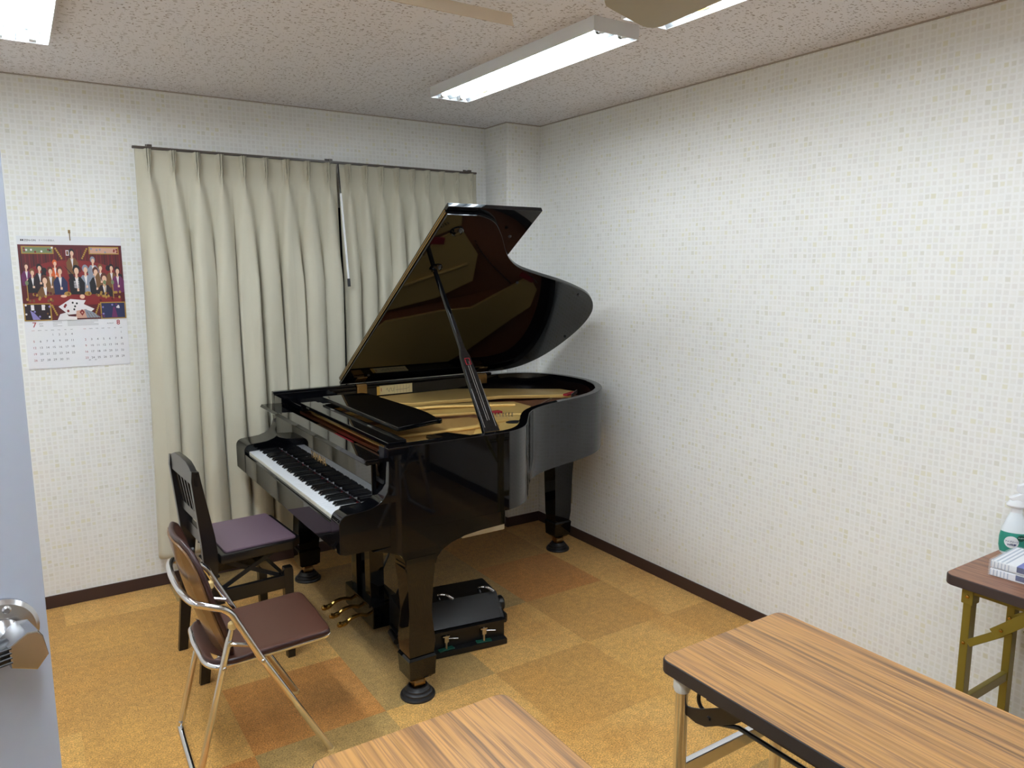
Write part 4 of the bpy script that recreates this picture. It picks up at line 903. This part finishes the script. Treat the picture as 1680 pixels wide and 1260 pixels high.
# ------------------------------------------------------------------ folding tables
def tabletop(x0, y0, x1, y1, z1, top, edge, t, par, r=0.028):
    o = B(edge).prism(rrect(x0, y0, x1, y1, r, 6), z1-t, z1-0.0005, 'z', 0.004, 2).build('tabletop', par)
    B(top).prism(rrect(x0+0.0035, y0+0.0035, x1-0.0035, y1-0.0035, r-0.003, 6), z1-0.0015, z1, 'z').build('laminate', o)
    return o
def chrome_table(x0, y0, x1, y1, label):
    t = thing('folding_table', label, 'table', ((x0+x1)/2, (y0+y1)/2, 0), 0, 'teak folding tables with chrome legs')
    tabletop(x0, y0, x1, y1, 0.72, TEAK, EDGEB, 0.036, t)
    for (ye, s) in ((y1-0.055, -1), (y0+0.055, 1)):
        xs = (x0+0.030, x1-0.060)
        for x in xs:
            lo = B(CHROME).tube([(x, ye, 0.012), (x, ye, 0.668)], 0.0165, 18).build('leg', t)
            B(CLEARP).lathe([(0.019, 0), (0.022, 0.010), (0.022, 0.032), (0.017, 0.040)], (x, ye, 0.645), 18).build('joint_cap', lo)
            B(RUBBER).lathe([(0.019, 0), (0.019, 0.022), (0.017, 0.025)], (x, ye, 0), 16).build('foot_cap', lo)
        B(CHROME).box((xs[0]+0.012, ye-0.010, 0.405), (xs[1]-0.012, ye+0.010, 0.445), 0.004).build('cross_bar', t)
        for x in xs:
            q = x+0.006 if x < (x0+x1)/2 else x-0.006
            b = B(BLKS); b.prism([(ye+s*0.005, 0.606), (ye+s*0.003, 0.584), (ye+s*0.045, 0.578), (ye+s*0.075, 0.584), (ye+s*0.105, 0.602), (ye+s*0.165, 0.640), (ye+s*0.215, 0.684), (ye+s*0.165, 0.684), (ye+s*0.12, 0.658), (ye+s*0.06, 0.624), (ye+s*0.03, 0.612)], q-0.002, q+0.003, 'x', 0.001, 1)
            b.lathe([(0.006, -0.006), (0.006, 0.006)], (q, ye+s*0.085, 0.612), 12, Matrix.Rotation(rad(90), 3, 'Y'))
            b.build('hinge_arm', t)
            B(BLKS).tube(catmull([(q+0.006, ye+s*0.10, 0.684), (q+0.006, ye+s*0.050, 0.660), (q+0.006, ye+s*0.052, 0.625), (q+0.006, ye+s*0.10, 0.612)], 5), 0.005, 8).build('spring_loop', t)
    for x in (x0+0.050, x1-0.080):
        B(BLKS).tube([(x, y1-0.15, 0.600), (x, y1-0.22, 0.625), (x, y0+0.22, 0.625), (x, y0+0.15, 0.600)], 0.006, 8).build('lock_rod', t)
    for x in (x0+0.035, x1-0.035): B(EDGEB).box((x-0.012, y0+0.14, 0.664), (x+0.012, y1-0.14, 0.685), 0.002).build('top_rail', t)
    return t
chrome_table(1.293, -0.505, 1.772, 1.295, 'teak-topped folding table with chrome legs and black edge, at the right of the photo')
chrome_table(0.412, -0.42, 0.880, 1.378, 'teak-topped folding table at the bottom centre, only its far end in view')
ot = thing('folding_table', 'rosewood-topped folding table with olive-gold legs against the right wall', 'table', (2.655, 0.28, 0))
tabletop(2.445, -0.62, 2.858, 1.180, 0.72, ROSE, EDGEBR, 0.034, ot, 0.032)
for ye, s in ((1.115, -1), (-0.555, 1)):
    for x in (2.500, 2.815):
        lo = B(OLIVE).box((x-0.019, ye-0.013, 0.012), (x+0.019, ye+0.013, 0.672), 0.003).build('leg', ot)
        B(RUBBER).box((x-0.020, ye-0.015, 0), (x+0.020, ye+0.015, 0.014), 0.002).build('foot_cap', lo)
        B(OLIVE).box((x-0.024, ye-0.018, 0.628), (x+0.022, ye+0.018, 0.686), 0.003).build('leg_bracket', lo)
        b = B(OLIVE)
        for (ya, za, yb, zb, hw, xo) in ((ye+s*0.012, 0.497, ye+s*0.13, 0.590, 0.012, 0.017), (ye+s*0.085, 0.562, ye+s*0.20, 0.672, 0.017, 0.0225)):
            dd = Vector((yb-ya, zb-za)).normalized()*hw
            b.prism([(ya+dd.y, za-dd.x), (yb+dd.y, zb-dd.x), (yb-dd.y, zb+dd.x), (ya-dd.y, za+dd.x)], x-xo-0.002, x-xo+0.003, 'x', 0.001, 1)
        b.build('brace', ot)
        rv = B(BRASS)
        for (yy, zz, xo) in ((ye+s*0.002, 0.655, 0.025), (ye, 0.495, 0.020), (ye+s*0.108, 0.583, 0.026)): rv.lathe([(0.006, 0), (0.005, 0.003), (0.002, 0.004)], (x-xo, yy, zz), 12, Matrix.Rotation(rad(-90), 3, 'Y'))
        build_each(rv, 'rivet', ot)
    B(OLIVE).box((2.517, ye-0.009, 0.262), (2.800, ye+0.009, 0.296), 0.003).build('cross_bar', ot)
for x in (2.490, 2.825): B(OLIVE).box((x-0.011, -0.53, 0.664), (x+0.011, 1.10, 0.688), 0.002).build('top_rail', ot)
for z in (0.600, 0.585): B(OLIVE).tube([(2.52, 0.96, z), (2.80, 0.96, z)], 0.004, 8).build('shelf_rod', ot)

# ------------------------------------------------------------------ spray bottle on the olive table
bt = thing('spray_bottle', 'white trigger spray bottle with green label on the table by the wall', 'bottle', (2.80, 1.115, 0.72), rad(-60))
SM = Matrix.Translation((2.805, 1.132, 0.7205)) @ Matrix.Rotation(rad(-62), 4, 'Z')    # local x lateral to the camera
def obod(p, m, name, par):
    b = B(m, SM); b.lathe(p, (0, 0, 0), 32, sy=0.62); return b.build(name, par, smooth=60)
body = obod([(0.030, 0.0), (0.038, 0.004), (0.0430, 0.030), (0.0430, 0.062), (0.038, 0.092), (0.028, 0.122), (0.018, 0.146), (0.0155, 0.156)], BOTT, 'body', bt)
gl = obod([(0.0383, 0.006), (0.0434, 0.030), (0.0434, 0.062), (0.0405, 0.080), (0.0385, 0.084)], GREENL, 'label_band', body)
# label disc with writing (on the camera side, -y local)
lb = B(WPRINT, SM); n = 24
yd = lambda x: -0.62*math.sqrt(max(0, 0.0436**2-x*x))-0.0018
cx_, cz_, rr_ = -0.008, 0.050, 0.021
ctr = lb.v((cx_, yd(cx_), cz_)); rg = [lb.v((cx_+rr_*math.cos(2*PI*i/n), yd(cx_+rr_*math.cos(2*PI*i/n)), cz_+rr_*math.sin(2*PI*i/n))) for i in range(n)]
for i in range(n): lb.f([ctr, rg[i], rg[(i+1) % n]])
lb.use(GREENP); c2x, c2z, r2 = 0.018, 0.067, 0.011
ctr = lb.v((c2x, yd(c2x)-0.0006, c2z)); rg = [lb.v((c2x+r2*math.cos(2*PI*i/n), yd(c2x+r2*math.cos(2*PI*i/n))-0.0006, c2z+r2*math.sin(2*PI*i/n))) for i in range(n)]
for i in range(n): lb.f([ctr, rg[i], rg[(i+1) % n]])
def ontext(s, size, x, z, m): 
    k = len(lb.bm.verts); lb.bm.verts.ensure_lookup_table(); M0 = lb.M; lb.M = Matrix()
    text(lb, s, size, Matrix.Translation((x, 0, z)) @ Matrix.Rotation(rad(90), 4, 'X'), m, bold=0.0002); lb.M = M0; lb.bm.verts.ensure_lookup_table()
    for v in lb.bm.verts[k:]: v.co = SM @ Vector((v.co.x, yd(v.co.x)-0.0016, v.co.z))
ontext('ファブリーズ', 0.0066, -0.008, 0.050, NAVY); ontext('W除菌', 0.0090, -0.007, 0.038, NAVY); ontext('すっきり', 0.0042, 0.018, 0.0665, WPRINT)
lb.build('front_label', body, flat=True)
obod([(0.0165, 0.148), (0.0175, 0.152), (0.0175, 0.166), (0.030, 0.170), (0.032, 0.176), (0.024, 0.192), (0.016, 0.200)], WPRINT, 'collar', bt)
b = B(WPRINT, SM).prism([(-0.026, 0.200), (-0.012, 0.186), (0.020, 0.180), (0.040, 0.186), (0.055, 0.208), (0.052, 0.225), (0.030, 0.229), (0.010, 0.220)], -0.013, 0.013, 'y', 0.005, 3)
b.prism([(-0.006, 0.226), (0.010, 0.215), (0.045, 0.220), (0.048, 0.248), (0.020, 0.256), (-0.004, 0.246)], -0.011, 0.011, 'y', 0.004, 3); b.build('trigger_head', bt)
# packs of tissue wrapped in clear film
PK = Matrix.Translation((2.624, 1.062, 0.7205)) @ Matrix.Rotation(rad(3), 4, 'Z')
pk = thing('tissue_pack', 'film-wrapped pack of white and blue striped tissues on the table by the wall', 'pack', (2.62, 0.98, 0.72), rad(-27))
STR = mat('grey_stripe', srgb(176, 186, 200), 0.5)
for layer in range(2):
    z = 0.001+layer*0.026
    b = B(WPRINT, PK).box((-0.075+0.002*layer, -0.17, z), (0.120, 0.030, z+0.024), 0.004)
    if layer == 1:
        b.use(BLUE).box((-0.0745, -0.075, z+0.0236), (0.1205, -0.045, z+0.0246)).box((-0.02, -0.09, z+0.0238), (0.02, -0.05, z+0.0249))
        b.use(STR)
        for k in range(4): b.box((-0.070, 0.022-k*0.013, z+0.0236), (0.116, 0.027-k*0.013, z+0.0246))
    b.use(STR)
    for k in range(6): b.box((-0.0756+0.002*layer, 0.026-k*0.010, z+0.002), (-0.0746+0.002*layer, 0.029-k*0.010, z+0.021))
    b.use(NAVY).box((-0.0758+0.002*layer, -0.075, z+0.006), (-0.0746+0.002*layer, -0.045, z+0.023))
    b.build('tissue_packet', pk)
B(FILM, PK).box((-0.079, -0.175, 0.0), (0.124, 0.034, 0.0535), 0.004).build('clear_wrapping', pk)
